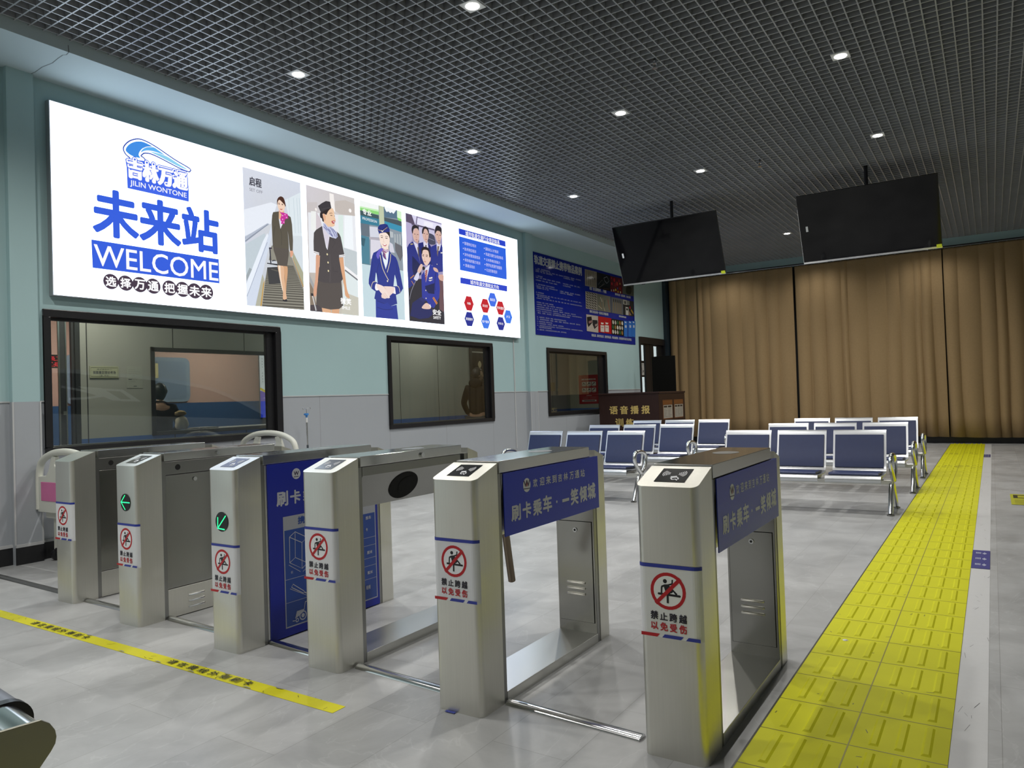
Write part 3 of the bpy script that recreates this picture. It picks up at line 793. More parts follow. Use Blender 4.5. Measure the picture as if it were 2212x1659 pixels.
BANNER=[
('c','dfe2ea',3926,9040,315),
('t','W','3a2a4a',3668,8976,4197,9249,0.05),
('p','5a5a70','3650 8915 4204 8896 4201 8848 3647 8868'),
('p','a03a4a','3894 9235 3984 9233 3967 8972 3877 8975'),
('t','欢','cfd2dc',4479,8863,4852,9247,0.02),
('t','迎','cfd2dc',5075,8873,5493,9255,0.02),
('t','来','cfd2dc',5655,8863,6085,9242,0.02),
('t','到','cfd2dc',6236,8863,6643,9230,0.02),
('t','吉','cfd2dc',6798,8850,7181,9222,0.02),
('t','林','cfd2dc',7358,8855,7769,9224,0.02),
('t','万','cfd2dc',7968,8839,8372,9204,0.02),
('t','通','cfd2dc',8522,8840,8975,9219,0.02),
('t','站','cfd2dc',9127,8828,9573,9220,0.02),
('t','刷','cfd2dc',2600,7598,3315,8267,0.04),
('t','卡','cfd2dc',3522,7593,4211,8279,0.04),
('t','乘','cfd2dc',4425,7566,5146,8268,0.04),
('t','车','cfd2dc',5310,7596,6097,8329,0.04),
('t','一','cfd2dc',7143,7823,7821,7959,0.04),
('t','笑','cfd2dc',8021,7563,8765,8327,0.04),
('t','倾','cfd2dc',8957,7576,9732,8338,0.04),
('t','城','cfd2dc',9854,7599,10702,8377,0.04),
('c','cfd2dc',6595,7923,67),
]
SIDEPANEL=[
('c','dfe2ea',4071,9083,308),
('t','W','3a2a4a',3898,9000,4246,9213,0.05),
('p','5a5a70','3888 8934 4236 8937 4235 8890 3886 8888'),
('t','欢','cfd2dc',4620,8822,4909,9255,0.02),
('t','刷','cfd2dc',2648,7391,3407,8170,0.04),
('t','卡','cfd2dc',3608,7415,4311,8143,0.04),
('t','乘','cfd2dc',4528,7464,5275,8138,0.04),
('p','b9bcc6','3031 510 10394 510 10394 6746 3031 6746'),
('p','2a50a8','3101 580 10324 580 10324 5965 3101 5965'),
('k','b9bcc6',25,0,0,'3101 3201 7121 3201'),
('k','b9bcc6',25,0,0,'3101 1904 7121 1904'),
('k','b9bcc6',25,0,0,'7121 4435 10324 4435'),
('k','b9bcc6',25,0,0,'7121 3934 10324 3934'),
('k','b9bcc6',25,0,0,'7121 3136 10324 3136'),
('k','b9bcc6',25,0,0,'7121 2650 10324 2650'),
('k','b9bcc6',25,0,0,'7121 1824 10324 1824'),
('k','b9bcc6',25,0,0,'7121 580 7121 5965'),
('t','携带行李乘车','2a50a8',4096,6194,7312,6608,0.03),
('k','cfd2dc',40,0,0,'3443 5559 3853 5800 4712 5336 4331 5100 3443 5559'),
('k','cfd2dc',40,0,0,'3443 5559 3418 4123 4287 3624 4331 5100'),
('k','cfd2dc',40,0,0,'4287 3624 4702 3861 4712 5336'),
('k','cfd2dc',33,0,0,'3418 4123 3819 4341 3853 5800'),
('k','cfd2dc',33,0,0,'3819 4341 4702 3861'),
('k','cfd2dc',26,0,0,'3348 4006 4170 3468'),
('k','cfd2dc',27,0,0,'4340 3444 4756 3647'),
('t','长','cfd2dc',3471,3485,3637,3643,0),
('k','cfd2dc',40,0,0,'3494 2721 3599 2882 4386 2312 4339 2203 3494 2721'),
('k','cfd2dc',67,0,0,'4384 2259 4724 2063'),
('k','cfd2dc',26,0,0,'3384 2667 4677 1973'),
('k','cfd2dc',60,0,0,'3715 914 3837 1280 4349 1281 4450 1692 4754 1684'),
('c','cfd2dc',4260,963,265),
('c','2a50a8',4260,963,199),
('c','cfd2dc',4260,963,119),
('c','cfd2dc',3828,797,118),
('c','2a50a8',3828,797,66),
('k','cfd2dc',46,0,0,'3502 826 3694 801'),
('p','cfd2dc','3837 1280 4349 1301 4301 1159 3766 934'),
('t','推车','cfd2dc',9487,5590,9976,5809,0.02),
('t','件','cfd2dc',9488,4862,9644,5059,0.02),
('t','厘米','cfd2dc',9520,3409,9991,3606,0.02),
('t','厘米','cfd2dc',9498,2136,9980,2333,0.02),
('t','轮椅','cfd2dc',9366,1199,9739,1460,0.02),
]
STICKER=[
('c','b8101c',1109,5987,658),
('c','eceef2',1109,5987,539),
('c','141118',1008,6332,75),
('p','141118','863 6157 985 6217 1104 6230 1248 6283 1259 6406 1312 6411 1301 6242 1162 6190 1257 6107 1455 5924 1444 5886 1366 5895 1211 5933 1169 5872 1032 5894 962 6130 911 6106 893 5897 833 5890 845 6098'),
('p','eceef2','1220 5906 1307 5982 1376 5896'),
('k','141118',79,0,0,'762 5872 1539 5850'),
('c','141118',762,5872,40),
('c','141118',1539,5850,39),
('k','141118',79,0,0,'1093 5845 1088 5563'),
('k','b8101c',131,0,0,'635 5513 1583 6461'),
('t','禁','1a1626',430,4948,700,5234,0.03),
('t','止','1a1626',780,4946,1054,5201,0.03),
('t','跨','1a1626',1136,4924,1405,5206,0.03),
('t','越','1a1626',1493,4917,1762,5206,0.03),
('t','以','b5222c',430,4588,692,4845,0.03),
('t','免','b5222c',781,4570,1049,4853,0.03),
('t','受','b5222c',1141,4565,1387,4846,0.03),
('t','伤','b5222c',1488,4555,1748,4844,0.03),
]
DESK=[
('t','语','c9b068',2385,9016,4158,10559,0.03),
('t','音','c9b068',4737,9005,6426,10604,0.03),
('t','播','c9b068',7051,9008,8755,10593,0.03),
('t','报','c9b068',9412,9009,11116,10580,0.03),
('t','训','c9b068',3593,6464,5293,8057,0.03),
('t','练','c9b068',5967,6448,7596,8028,0.03),
]
# ------------------------------------------------------------------ materials
STEEL = mat('brushed_steel', (.70, .69, .635), .38, 1.0, .05, 3, bump=.03, bscale=40, stretch=(40, 40, 1.2), warp=.34)
STEEL_FLAT = mat('steel_sheet', (.60, .60, .57), .28, 1.0, .06, 2, bump=.02, bscale=3, warp=.06)
STEEL_TOP = mat('polished_lid_steel', (.62, .62, .60), .16, 1.0, .05, 2, bump=.015, bscale=3, warp=.03)
STEEL_PANEL = mat('dark_mirror_panel', (.40, .40, .38), .2, 1.0, .08, 3, bump=.02, bscale=3, warp=.08)
STEEL_DARK = mat('dark_steel', (.30, .30, .29), .34, 1.0, .08, 4)
CHROME = mat('chrome', (.72, .73, .74), .16, 1.0, .03, 10)
SILVER = mat('silver_paint', (.58, .60, .63), .28, .85, .04, 14)
BLACK = mat('black_frame', (.012, .012, .014), .35, 0, .2, 9)
BLACK_GLOSS = mat('black_gloss', (.004, .004, .005), .05, 0, .1, 9, spec=.22)
DARK = mat('dark_void', (.006, .006, .006), .9)
WHITE = mat('white_paint', (.72, .73, .73), .5)
TEAL = mat('teal_wall_paint', (.36, .515, .535), .75, 0, .04, 1.3)
TEAL_SOFFIT = mat('pale_soffit_paint', (.46, .56, .59), .75, 0, .03, .8)
GREYLINE = mat('white_trim', (.5, .51, .52), .6)
NAVY_PU = mat('navy_vinyl', (.017, .030, .105), .40, 0, .10, 25, bump=.02, bscale=120)
GRID = mat('grey_grid_paint', (.36, .375, .40), .34, .15, .12, 1.5)
PLENUM = mat('plenum_concrete', (.07, .05, .042), .9, 0, .5, 1.2)
INK = ink_mat('printed_ink', rough=.38)
INK_GLOSS = ink_mat('printed_board', rough=.10, gain=1.0, spec=.15)
INK_LIT = ink_mat('backlit_ink', True, gain=1.28)
SKIN = mat('skin', (.42, .24, .16), .5, 0, .1, 12)
HAIR = mat('black_hair', (.008, .007, .007), .55, 0, .3, 40)
JACKET = mat('dark_cloth', (.006, .006, .007), .85, 0, .25, 14, spec=.2)
def glass():
    m = bpy.data.materials.new('window_glass'); m.use_nodes = True; nt = m.node_tree; nt.nodes.clear()
    o = nt.nodes.new('ShaderNodeOutputMaterial'); mx = nt.nodes.new('ShaderNodeMixShader')
    t = nt.nodes.new('ShaderNodeBsdfTransparent'); t.inputs[0].default_value = (.84, .87, .85, 1)
    g = nt.nodes.new('ShaderNodeBsdfGlossy'); g.inputs['Roughness'].default_value = .015
    lw = nt.nodes.new('ShaderNodeLayerWeight'); pw = nt.nodes.new('ShaderNodeMath'); pw.operation = 'POWER'; pw.inputs[1].default_value = 4.0; nt.links.new(lw.outputs['Facing'], pw.inputs[0])
    f = nt.nodes.new('ShaderNodeMapRange'); f.inputs[3].default_value = .085; f.inputs[4].default_value = .9; nt.links.new(pw.outputs[0], f.inputs[0])
    n = nt.nodes.new('ShaderNodeTexNoise'); n.inputs['Scale'].default_value = .9
    b = nt.nodes.new('ShaderNodeBump'); b.inputs['Strength'].default_value = .02; nt.links.new(n.outputs[0], b.inputs['Height']); nt.links.new(b.outputs[0], g.inputs['Normal'])
    nt.links.new(f.outputs[0], mx.inputs[0]); nt.links.new(t.outputs[0], mx.inputs[1]); nt.links.new(g.outputs[0], mx.inputs[2]); nt.links.new(mx.outputs[0], o.inputs[0]); return m
GLASS = glass()
def floor_mat():
    m = bpy.data.materials.new('vinyl_plank_floor'); m.use_nodes = True; nt = m.node_tree; b = nt.nodes['Principled BSDF']; L = nt.links.new
    tc = nt.nodes.new('ShaderNodeTexCoord'); mp = nt.nodes.new('ShaderNodeMapping'); mp.inputs['Rotation'].default_value = (0, 0, PI/2); mp.inputs['Location'].default_value = (.35, .02, 0)
    L(tc.outputs['Object'], mp.inputs[0])
    br = nt.nodes.new('ShaderNodeTexBrick'); br.offset = .5; br.inputs['Scale'].default_value = 1.0
    br.inputs['Brick Width'].default_value = .98; br.inputs['Row Height'].default_value = .325; br.inputs['Mortar Size'].default_value = .0013; br.inputs['Bias'].default_value = 0
    br.inputs['Color1'].default_value = (.40, .408, .412, 1); br.inputs['Color2'].default_value = (.455, .463, .467, 1); br.inputs['Mortar'].default_value = (.30, .302, .30, 1)
    L(mp.outputs[0], br.inputs['Vector'])
    n1 = nt.nodes.new('ShaderNodeTexNoise'); n1.inputs['Scale'].default_value = 2.2; n1.inputs['Detail'].default_value = 8; n1.inputs['Roughness'].default_value = .62; n1.inputs['Distortion'].default_value = .6
    L(tc.outputs['Object'], n1.inputs['Vector'])
    r1 = nt.nodes.new('ShaderNodeMapRange'); r1.inputs[1].default_value = .3; r1.inputs[2].default_value = .7; r1.inputs[3].default_value = .78; r1.inputs[4].default_value = 1.16; L(n1.outputs[0], r1.inputs[0])
    # fine pale veins
    n2 = nt.nodes.new('ShaderNodeTexNoise'); n2.inputs['Scale'].default_value = 1.5; n2.inputs['Detail'].default_value = 6; n2.inputs['Distortion'].default_value = 1.4
    mp2 = nt.nodes.new('ShaderNodeMapping'); mp2.inputs['Scale'].default_value = (1.5, .8, 1); mp2.inputs['Rotation'].default_value = (0, 0, .5); L(tc.outputs['Object'], mp2.inputs[0]); L(mp2.outputs[0], n2.inputs['Vector'])
    a = nt.nodes.new('ShaderNodeMath'); a.operation = 'SUBTRACT'; a.inputs[1].default_value = .5; L(n2.outputs[0], a.inputs[0])
    ab = nt.nodes.new('ShaderNodeMath'); ab.operation = 'ABSOLUTE'; L(a.outputs[0], ab.inputs[0])
    r2 = nt.nodes.new('ShaderNodeMapRange'); r2.inputs[1].default_value = 0; r2.inputs[2].default_value = .008; r2.inputs[3].default_value = .16; r2.inputs[4].default_value = 0; L(ab.outputs[0], r2.inputs[0])
    s = nt.nodes.new('ShaderNodeVectorMath'); s.operation = 'SCALE'; L(br.outputs['Color'], s.inputs[0]); L(r1.outputs[0], s.inputs['Scale'])
    ad = nt.nodes.new('ShaderNodeMix'); ad.data_type = 'RGBA'; ad.blend_type = 'ADD'; ad.inputs[0].default_value = 1
    L(s.outputs[0], ad.inputs[6]); L(r2.outputs[0], ad.inputs[7])
    n3 = nt.nodes.new('ShaderNodeMath'); n3.operation = 'MULTIPLY'; n3.inputs[1].default_value = .32; L(r2.outputs[0], n3.inputs[0]); L(n3.outputs[0], ad.inputs[7])
    L(ad.outputs[2], b.inputs['Base Color'])
    rr = nt.nodes.new('ShaderNodeMapRange'); rr.inputs[3].default_value = .24; rr.inputs[4].default_value = .42; L(n1.outputs[0], rr.inputs[0]); L(rr.outputs[0], b.inputs['Roughness'])
    b.inputs['Specular IOR Level'].default_value = .45
    bp = nt.nodes.new('ShaderNodeBump'); bp.inputs['Strength'].default_value = .04; bp.inputs['Distance'].default_value = .01; L(br.outputs['Fac'], bp.inputs['Height']); L(bp.outputs[0], b.inputs['Normal'])
    return m
FLOOR = floor_mat()
def seam_mat(name, col, pitch, off, axis=1, line=(.2, .2, .2), w=.006, rough=.55):
    """panels parted by thin joints every `pitch` metres"""
    m = mat(name, col, rough, 0, .03, 2); nt = m.node_tree; b = nt.nodes['Principled BSDF']; L = nt.links.new
    src = b.inputs['Base Color'].links[0].from_socket
    tc = nt.nodes.new('ShaderNodeTexCoord'); sp = nt.nodes.new('ShaderNodeSeparateXYZ'); L(tc.outputs['Object'], sp.inputs[0])
    a = nt.nodes.new('ShaderNodeMath'); a.operation = 'ADD'; a.inputs[1].default_value = -off+100*pitch; L(sp.outputs[axis], a.inputs[0])
    d = nt.nodes.new('ShaderNodeMath'); d.operation = 'MODULO'; d.inputs[1].default_value = pitch; L(a.outputs[0], d.inputs[0])
    l = nt.nodes.new('ShaderNodeMath'); l.operation = 'LESS_THAN'; l.inputs[1].default_value = w; L(d.outputs[0], l.inputs[0])
    x = nt.nodes.new('ShaderNodeMix'); x.data_type = 'RGBA'; L(l.outputs[0], x.inputs[0]); L(src, x.inputs[6]); x.inputs[7].default_value = (*line, 1); L(x.outputs[2], b.inputs['Base Color'])
    return m
DADO = seam_mat('grey_wall_panel', (.36, .385, .42), 1.29, 7.82, 1, (.24, .25, .26), .006)
INNER = seam_mat('corridor_panel', (.43, .42, .37), 1.055, 4.39, 1, (.03, .03, .03), .012)
INNER_BLUE = seam_mat('corridor_blue_panel', (.07, .16, .42), 1.055, 4.39, 1, (.02, .03, .06), .012)
# ------------------------------------------------------------------ the setting
WX = -7.17; HC = 4.45
def st(o, label, cat): return tag(o, label, cat, kind='structure')
fl = box_obj('floor', (-13, -6, -.1, 3.4, 19.2, 0), FLOOR); st(fl, 'grey marbled vinyl plank floor of the hall', 'floor')
WINS = [(3.29, 5.92, .93, 2.245), (7.82, 10.42, .92, 2.245), (12.29, 14.89, .93, 2.245)]
DOOR = (16.75, 18.44, 0, 2.69)
def wall_cells(x0, x1, ys, zs, holes, mb, pick):
    for i in range(len(ys)-1):
        for j in range(len(zs)-1):
            cy, cz = (ys[i]+ys[i+1])/2, (zs[j]+zs[j+1])/2
            if any(a < cy < b and c < cz < d for a, b, c, d in holes): continue
            mb.cur = pick(cz); mb.box(x0, ys[i], zs[j], x1, ys[i+1], zs[j+1])
GUESSED_ENTRY = (-2.9, .6, 0, 2.75)
holes = WINS + [DOOR, GUESSED_ENTRY]
ys = sorted({-6, 19.2} | {h[0] for h in holes} | {h[1] for h in holes}); zs = sorted({0, 1.41, 4.4} | {h[2] for h in holes} | {h[3] for h in holes})
m_ = MB(); wall_cells(-7.29, WX, ys, zs, holes, m_, lambda z: 0 if z > 1.41 else 1)
st(m_.build('wall_left', [TEAL, DADO]), 'left wall, pale teal above and grey panelled below', 'wall')
for i, (a, b) in enumerate(((3.0, 3.22), (11.55, 11.8))):
    p = MB(); p.box(WX, a, 1.41, WX+.06, b, 4.36); p.cur = 1; p.box(WX, a, 0, WX+.065, b, 1.41)
    p.cur = 2
    for yy in (a, b): p.box(WX+.06, yy-.006, .17, WX+.07, yy+.006, 1.41)
    st(p.build('trim_%d' % (i+1), [TEAL, DADO, GREYLINE]), ['shallow teal and grey pilaster left of the big window', 'shallow pilaster between backlit sign and blue rules board'][i], 'pilaster')
b_ = MB()
for a, b, x in ((-6, -2.9, WX), (.6, 3.0, WX), (3.0, 3.22, WX+.065), (3.22, 11.55, WX), (11.55, 11.8, WX+.065), (11.8, 16.75, WX), (18.44, 19, WX)):
    b_.cur = 0; b_.box(x, a, 0, x+.012, b, .15); b_.cur = 1; b_.box(x, a, .15, x+.016, b, .175)
st(b_.build('baseboard_left', [BLACK, GREYLINE]), 'black baseboard with white bead along left wall', 'baseboard')
t_ = MB()
for a, b in ((-6, -2.9), (.6, 3.0), (3.22, 3.29), (5.92, 7.82), (10.42, 11.55), (11.8, 12.29), (14.89, 16.75)): t_.box(WX, a, 1.405, WX+.008, b, 1.417)
st(t_.build('trim_3', GREYLINE), 'thin capping strip on top of the grey wall panels', 'trim')
s_ = MB(); s_.box(-7.29, -6, 4.35, -6.44, 19.2, 5.35); st(s_.build('trim_4', TEAL_SOFFIT), 'pale soffit above the backlit sign', 'soffit')
def crack():
    c = MB(); pts = [(-7.17, 3.2), (-7.05, 3.21), (-6.9, 3.2), (-6.75, 3.215), (-6.62, 3.2), (-6.53, 3.195), (-6.5, 3.21), (-6.44, 3.2)]
    for (x0, y0), (x1, y1) in zip(pts, pts[1:]): c.face([(x0, y0-.004, 4.3494), (x1, y1-.004, 4.3494), (x1, y1+.004, 4.3494), (x0, y0+.004, 4.3494)])
    c.face([(-6.4394, 3.196, 4.35), (-6.4394, 3.204, 4.35), (-6.4394, 3.2, 4.41), (-6.4394, 3.194, 4.41)])
    return c
o = crack().build('crack', mat('plaster_crack', (.16, .19, .2), .9)); o.parent = bpy.data.objects['trim_4']
# open-cell grid ceiling: blades 0.1075 m apart in both directions
g = MB(); P = .1075; H = .062; T = .0055
x = -6.40
while x < 3.3: g.box(x-T, -5.9, HC, x+T, 18.66, HC+H); x += P
y = -5.85 + .035
k = 0
while y < 18.66: g.box(-6.44, y-T, HC+.0004, 3.3, y+T, HC+H-.0004); y += P; k += 1
st(g.build('ceiling', GRID), 'dark grey open cell grid ceiling', 'ceiling')
box_obj('ceiling_slab', (-6.44, -6, 5.25, 3.4, 19.2, 5.35), PLENUM); st(bpy.data.objects['ceiling_slab'], 'dark slab above the grid ceiling', 'ceiling')
d_ = MB()
for yy in (1, 4.5, 8.2, 12.1, 15.4): d_.box(-6.4, yy, 4.75, 3.2, yy+.18, 4.9)
for xx in (-4.8, -2.4, .6): d_.box(xx, -5, 4.95, xx+.3, 18, 5.2)
st(d_.build('ceiling_ducts', PLENUM), 'brown ducts and pipes in the void above the grid', 'duct')
wb = MB(); wb.box(-7.3, 18.74, 0, 3.4, 18.9, 5.3); st(wb.build('wall_back', mat('dark_back_wall', (.03, .03, .03), .8)), 'dark wall behind the curtains', 'wall')
bm_ = MB(); bm_.box(WX, 18.62, 4.25, 3.3, 18.74, 4.46); st(bm_.build('trim_5', TEAL), 'teal strip of wall above the curtains', 'trim')
cr = MB(); cr.box(WX, 18.40, .0, WX+.09, 18.62, 4.35); st(cr.build('trim_6', mat('dark_blue_post', (.018, .032, .045), .5)), 'dark blue corner post left of the curtains', 'trim')
bb = MB(); bb.box(WX, 18.69, 0, 3.3, 18.72, .16); st(bb.build('baseboard_back', BLACK), 'black baseboard under the curtains', 'baseboard')
wr = MB(); wr.box(3.2, -6, 0, 3.35, 19.2, 5.3); st(wr.build('wall_right', mat('beige_wall', (.74, .71, .60), .8)), 'beige wall on the right side, out of the picture', 'wall')
wf = MB(); wf.box(-7.3, -3.4, 0, 3.4, -3.3, 5.3); st(wf.build('wall_front', mat('cream_wall', (.70, .70, .67), .8)), 'cream wall behind the viewer', 'wall')
# painted train on the right wall, seen only as a reflection in the window panes
pr = Print()
pr.poly([(1.0, 2.35), (8.17, 2.24), (10.55, 2.08), (12.32, 1.78), (13.93, 1.1), (13.9, .93), (10.5, 1.15), (8.16, 1.3), (1.0, 1.36)], '3a4144')
pr.poly([(1.0, .3), (13.6, .3), (13.9, .92), (10.5, 1.14), (8.16, 1.29), (1.0, 1.35)], 'b9c0c4')
pr.stroke([(1.0, 2.37), (8.17, 2.26), (8.97, 2.22), (10.55, 2.1), (12.32, 1.8), (13.93, 1.1)], .09, 'dfe6ea')
pr.stroke([(8.44, 1.9), (9.0, 1.78), (9.35, 1.66)], .05, 'dfe6ea'); pr.stroke([(8.6, 1.62), (9.0, 1.63), (9.35, 1.68)], .05, 'dfe6ea')
pr.poly([(8.8, 1.90), (9.35, 1.86), (9.85, 1.55), (9.6, 1.56)], 'dfe6ea'); pr.poly([(9.4, 1.85), (9.85, 1.82), (10.3, 1.52), (9.8, 1.54), (9.8, 1.59), (10.05, 1.58), (9.78, 1.78), (9.4, 1.8)], 'dfe6ea')
tr = pr.build('trim_7', INK, None, (3.199, 0, 0), (0, 1, 0), (0, 0, 1), (-1, 0, 0)); st(tr, 'painted train silhouette on the right wall, out of the picture', 'mural')
# ---- rooms behind the windows
IX = -8.6
inner_win = (5.15, 7.45, .99, 2.07); inner_door = (11.72, 12.62, 0, 2.40); left_door = (3.2, 4.31, 0, 2.42)
iy = sorted({1.0, 15.8} | {inner_win[0], inner_win[1], inner_door[0], inner_door[1], left_door[0], left_door[1]}); iz = sorted({0, 1.0, .99, 2.07, 2.40, 2.42, 2.95})
w2 = MB(); wall_cells(IX-.1, IX, iy, iz, [inner_win, inner_door, left_door], w2, lambda z: 0 if z > .995 else 1)
st(w2.build('wall_corridor', [INNER, INNER_BLUE]), 'grey panel wall with blue foot seen through the windows', 'wall')
we = MB(); we.box(IX-.1, 15.8, 1.0, -7.29, 15.9, 2.95); we.cur = 1; we.box(IX-.1, 15.8, 0, -7.29, 15.9, 1.0)
st(we.build('wall_end', [mat('beige_end_wall', (.36, .35, .26), .7), INNER_BLUE]), 'beige end wall of the corridor behind the third window', 'wall')
cc = MB(); cc.box(-13, .9, 2.95, -7.29, 16, 3.05); st(cc.build('ceiling_corridor', WHITE), 'white ceiling of the rooms behind the windows', 'ceiling')
wc = MB(); wc.box(-13, .8, 0, -7.29, .9, 3); wc.box(-13, 15.9, 0, IX-.1, 16, 3); st(wc.build('wall_corridor_ends', mat('pink_end', (.42, .28, .25), .8)), 'end walls of the rooms behind the windows', 'wall')
TX = -11.0
tw = MB(); tw.box(TX-.1, .9, 1.4, TX, 15.9, 3.0); tw.cur = 1; tw.box(TX-.1, .9, 0, TX+.01, 15.9, 1.4)
st(tw.build('wall_far', [mat('salmon_side', (.50, .30, .255), .6), mat('deep_blue_side', (.025, .075, .19), .5)]), 'salmon and deep blue mock carriage side behind the inner window', 'wall')
def rounded(u0, v0, u1, v1, r, n=5):
    p = []
    for cu, cv, a0 in ((u1-r, v1-r, 0), (u0+r, v1-r, 90), (u0+r, v0+r, 180), (u1-r, v0+r, 270)):
        for k in range(n+1):
            a = math.radians(a0+90*k/n); p.append((cu+r*math.cos(a), cv+r*math.sin(a)))
    return p
q = rounded(5.3, 1.42, 7.24, 2.13, .1); m_ = MB(); m_.prism([(TX, a, b) for a, b in q], [(TX+.03, a, b) for a, b in q])
q = rounded(5.36, 1.47, 7.17, 2.07, .06); m_.cur = 1; m_.prism([(TX+.03, a, b) for a, b in q], [(TX+.034, a, b) for a, b in q])
for k in (0,): m_.cur = 2; m_.box(TX+.034, 6.66, 1.47, TX+.036, 6.665, 2.07)
cwn = st(m_.build('window_4', [mat('carriage_rim', (.22, .27, .36), .4), mat('carriage_pane', (.18, .225, .32), .35), BLACK]), 'blue grey rounded carriage window on the salmon side', 'window')
# ------------------------------------------------------------------ windows and doors of the hall
def window(n, h, left, right, top, bot, label):
    y0, y1, z0, z1 = h; f = MB()
    xo, xi = WX+.022, WX-.11
    f.box(xi, y0-.01, z1-top, xo, y1+.01, z1+.005); f.box(xi, y0-.01, z0-.005, xo, y1+.01, z0+bot)
    f.box(xi, y0-.01, z0+bot, xo, y0+left, z1-top); f.box(xi, y1-.065, z0+bot, xo, y1+.01, z1-top)
    f.box(WX-.07, y1-right, z0+bot, WX-.03, y1-.065, z1-top)
    f.box(WX-.05, y0+left, z1-top-.03, WX-.03, y1-right, z1-top)
    fr = f.build('window_%d' % n, BLACK, bevel=.006); st(fr, label, 'window')
    box_obj('pane', (WX-.052, y0+left-.01, z0+bot-.01, WX-.047, y1-right+.01, z1-top-.01), GLASS, fr)
    box_obj('sill', (xi+.005, y0+left, z0+bot, WX-.053, y1-.066, z0+bot+.012), STEEL_DARK, fr)
window(1, WINS[0], .055, .17, .065, .06, 'widest black framed window, at the left below the backlit sign')
window(2, WINS[1], .06, .16, .06, .055, 'black framed window below the right half of the backlit sign')
window(3, WINS[2], .075, .30, .065, .06, 'smaller black framed window below the blue rules board')
f = MB(); x0, x1 = WX-.09, WX-.03  # unseen entrance is a guess, added to bring daylight onto the turnstile fronts
for a in (-2.9, -1.74, -.58, .54): f.box(x0, a, 0, x1, a+.06, 2.75)
f.box(x0, -2.9, 2.69, x1, .6, 2.75); f.box(x0, -2.9, 0, x1, .6, .05)
en = f.build('window_6', BLACK); st(en, 'guessed glazed entrance added for daylight in the left wall behind the viewer, out of the picture', 'window')
for a in (-2.84, -1.68, -.52): box_obj('pane', (WX-.062, a, .05, WX-.058, a+1.1, 2.69), GLASS, en)
# glazed black door at the far end of the left wall
dy0, dy1, dz0, dz1 = DOOR
f = MB(); f.box(WX-.1, dy0, 0, WX+.03, dy0+.06, dz1); f.box(WX-.1, dy1-.12, 0, WX+.03, dy1, dz1); f.box(WX-.1, dy0+.06, dz1-.16, WX+.03, dy1-.12, dz1)
dr = f.build('door_1', BLACK, bevel=.006); st(dr, 'black glazed double door beside the curtain', 'door')
lf = MB()
for a, b in ((16.81, 17.48), (17.5, 18.32)):
    s0 = .06 if a < 17 else .22
    lf.box(WX-.07, a, 0, WX-.02, a+s0, 2.53); lf.box(WX-.07, b-.30, 0, WX-.02, b, 2.53); lf.box(WX-.07, a+s0, 2.5, WX-.02, b-.3, 2.53); lf.box(WX-.07, a+s0, 0, WX-.02, b-.3, .9)
lf.build('door_leaf', BLACK, dr, bevel=.004)
box_obj('pane', (WX-.048, 16.87, .9, WX-.043, 17.18, 2.5), GLASS, dr); box_obj('pane', (WX-.048, 17.72, .9, WX-.043, 18.02, 2.5), GLASS, dr)
p = Print(); p.rect(0, 0, .22, .40, '0c0c0d'); p.rect(0, .045, .22, .345, 'b9bab8'); p.stroke([(.06, .27), (.07, .24), (.1, .15)], .012, '3a3a3c'); p.stroke([(.12, .1), (.16, .16), (.19, .13)], .03, '46464a')
p.stroke([(.03, .31), (.19, .31)], .006, '77787a', smooth=False)
p.build('paper_notice', INK, dr, (WX-.042, 16.9, 1.71), (0, 1, 0), (0, 0, 1), (1, 0, 0))
def inner_frame(name, n, h, w, label, cat, pane=True):
    y0, y1, z0, z1 = h; f = MB(); a, b = IX-.06, IX+.02
    f.box(a, y0, z1-w, b, y1, z1)
    if z0 > .1: f.box(a, y0, z0, b, y1, z0+w*.9)
    f.box(a, y0, z0, b, y0+w, z1); f.box(a, y1-w, z0, b, y1, z1)
    o = f.build('%s_%d' % (name, n), mat('grey_black_frame', (.035, .037, .04), .35), bevel=.004); st(o, label, cat)
    if pane: box_obj('pane', (IX-.03, y0+w, z0+w*.9, IX-.025, y1-w, z1-w), GLASS, o)
    return o
inner_frame('window', 5, inner_win, .05, 'inner black framed window across the corridor behind the big window', 'window')
d2 = inner_frame('door', 2, inner_door, .07, 'black door with white tape corner behind the middle window', 'door', False)
box_obj('door_leaf', (IX-.05, 11.79, 0, IX-.01, 12.55, 2.33), BLACK, d2)
p = Print(); p.stroke([(.0, 0), (.0, .62)], .025, 'c4beb2', smooth=False); p.stroke([(-.012, .62), (.44, .62)], .025, 'c4beb2', smooth=False)
p.poly(catmull([(.27, .3), (.21, .375), (.27, .45), (.33, .375)]), 'cdbb98'); p.rect(.1, .2, .15, .32, '4c5054')  # pale oval is a window reflection painted in beside the tape
p.build('tape_and_reflection', INK, d2, (IX-.01, 11.81, 1.62), (0, 1, 0), (0, 0, 1), (1, 0, 0))
d3 = inner_frame('door', 3, left_door, .05, 'dark glazed door at the left edge behind the big window', 'door', False)
f = MB()
for a, b in ((3.25, 3.32), (4.105, 4.165), (4.235, 4.30)): f.box(IX-.05, a, 0, IX-.01, b, 2.37)
f.box(IX-.05, 3.25, .1, IX-.01, 4.27, .2); f.build('door_leaf', mat('dark_door_grey', (.05, .05, .055), .4), d3)
f = MB(); f.box(IX-.015, 4.09, .1, IX+.0, 4.106, 2.33); f.box(IX-.015, 4.165, .1, IX+.0, 4.178, 2.33); f.box(IX-.02, 4.12, 1.28, IX+.03, 4.16, 1.32); f.build('edge_trim', STEEL_FLAT, d3)
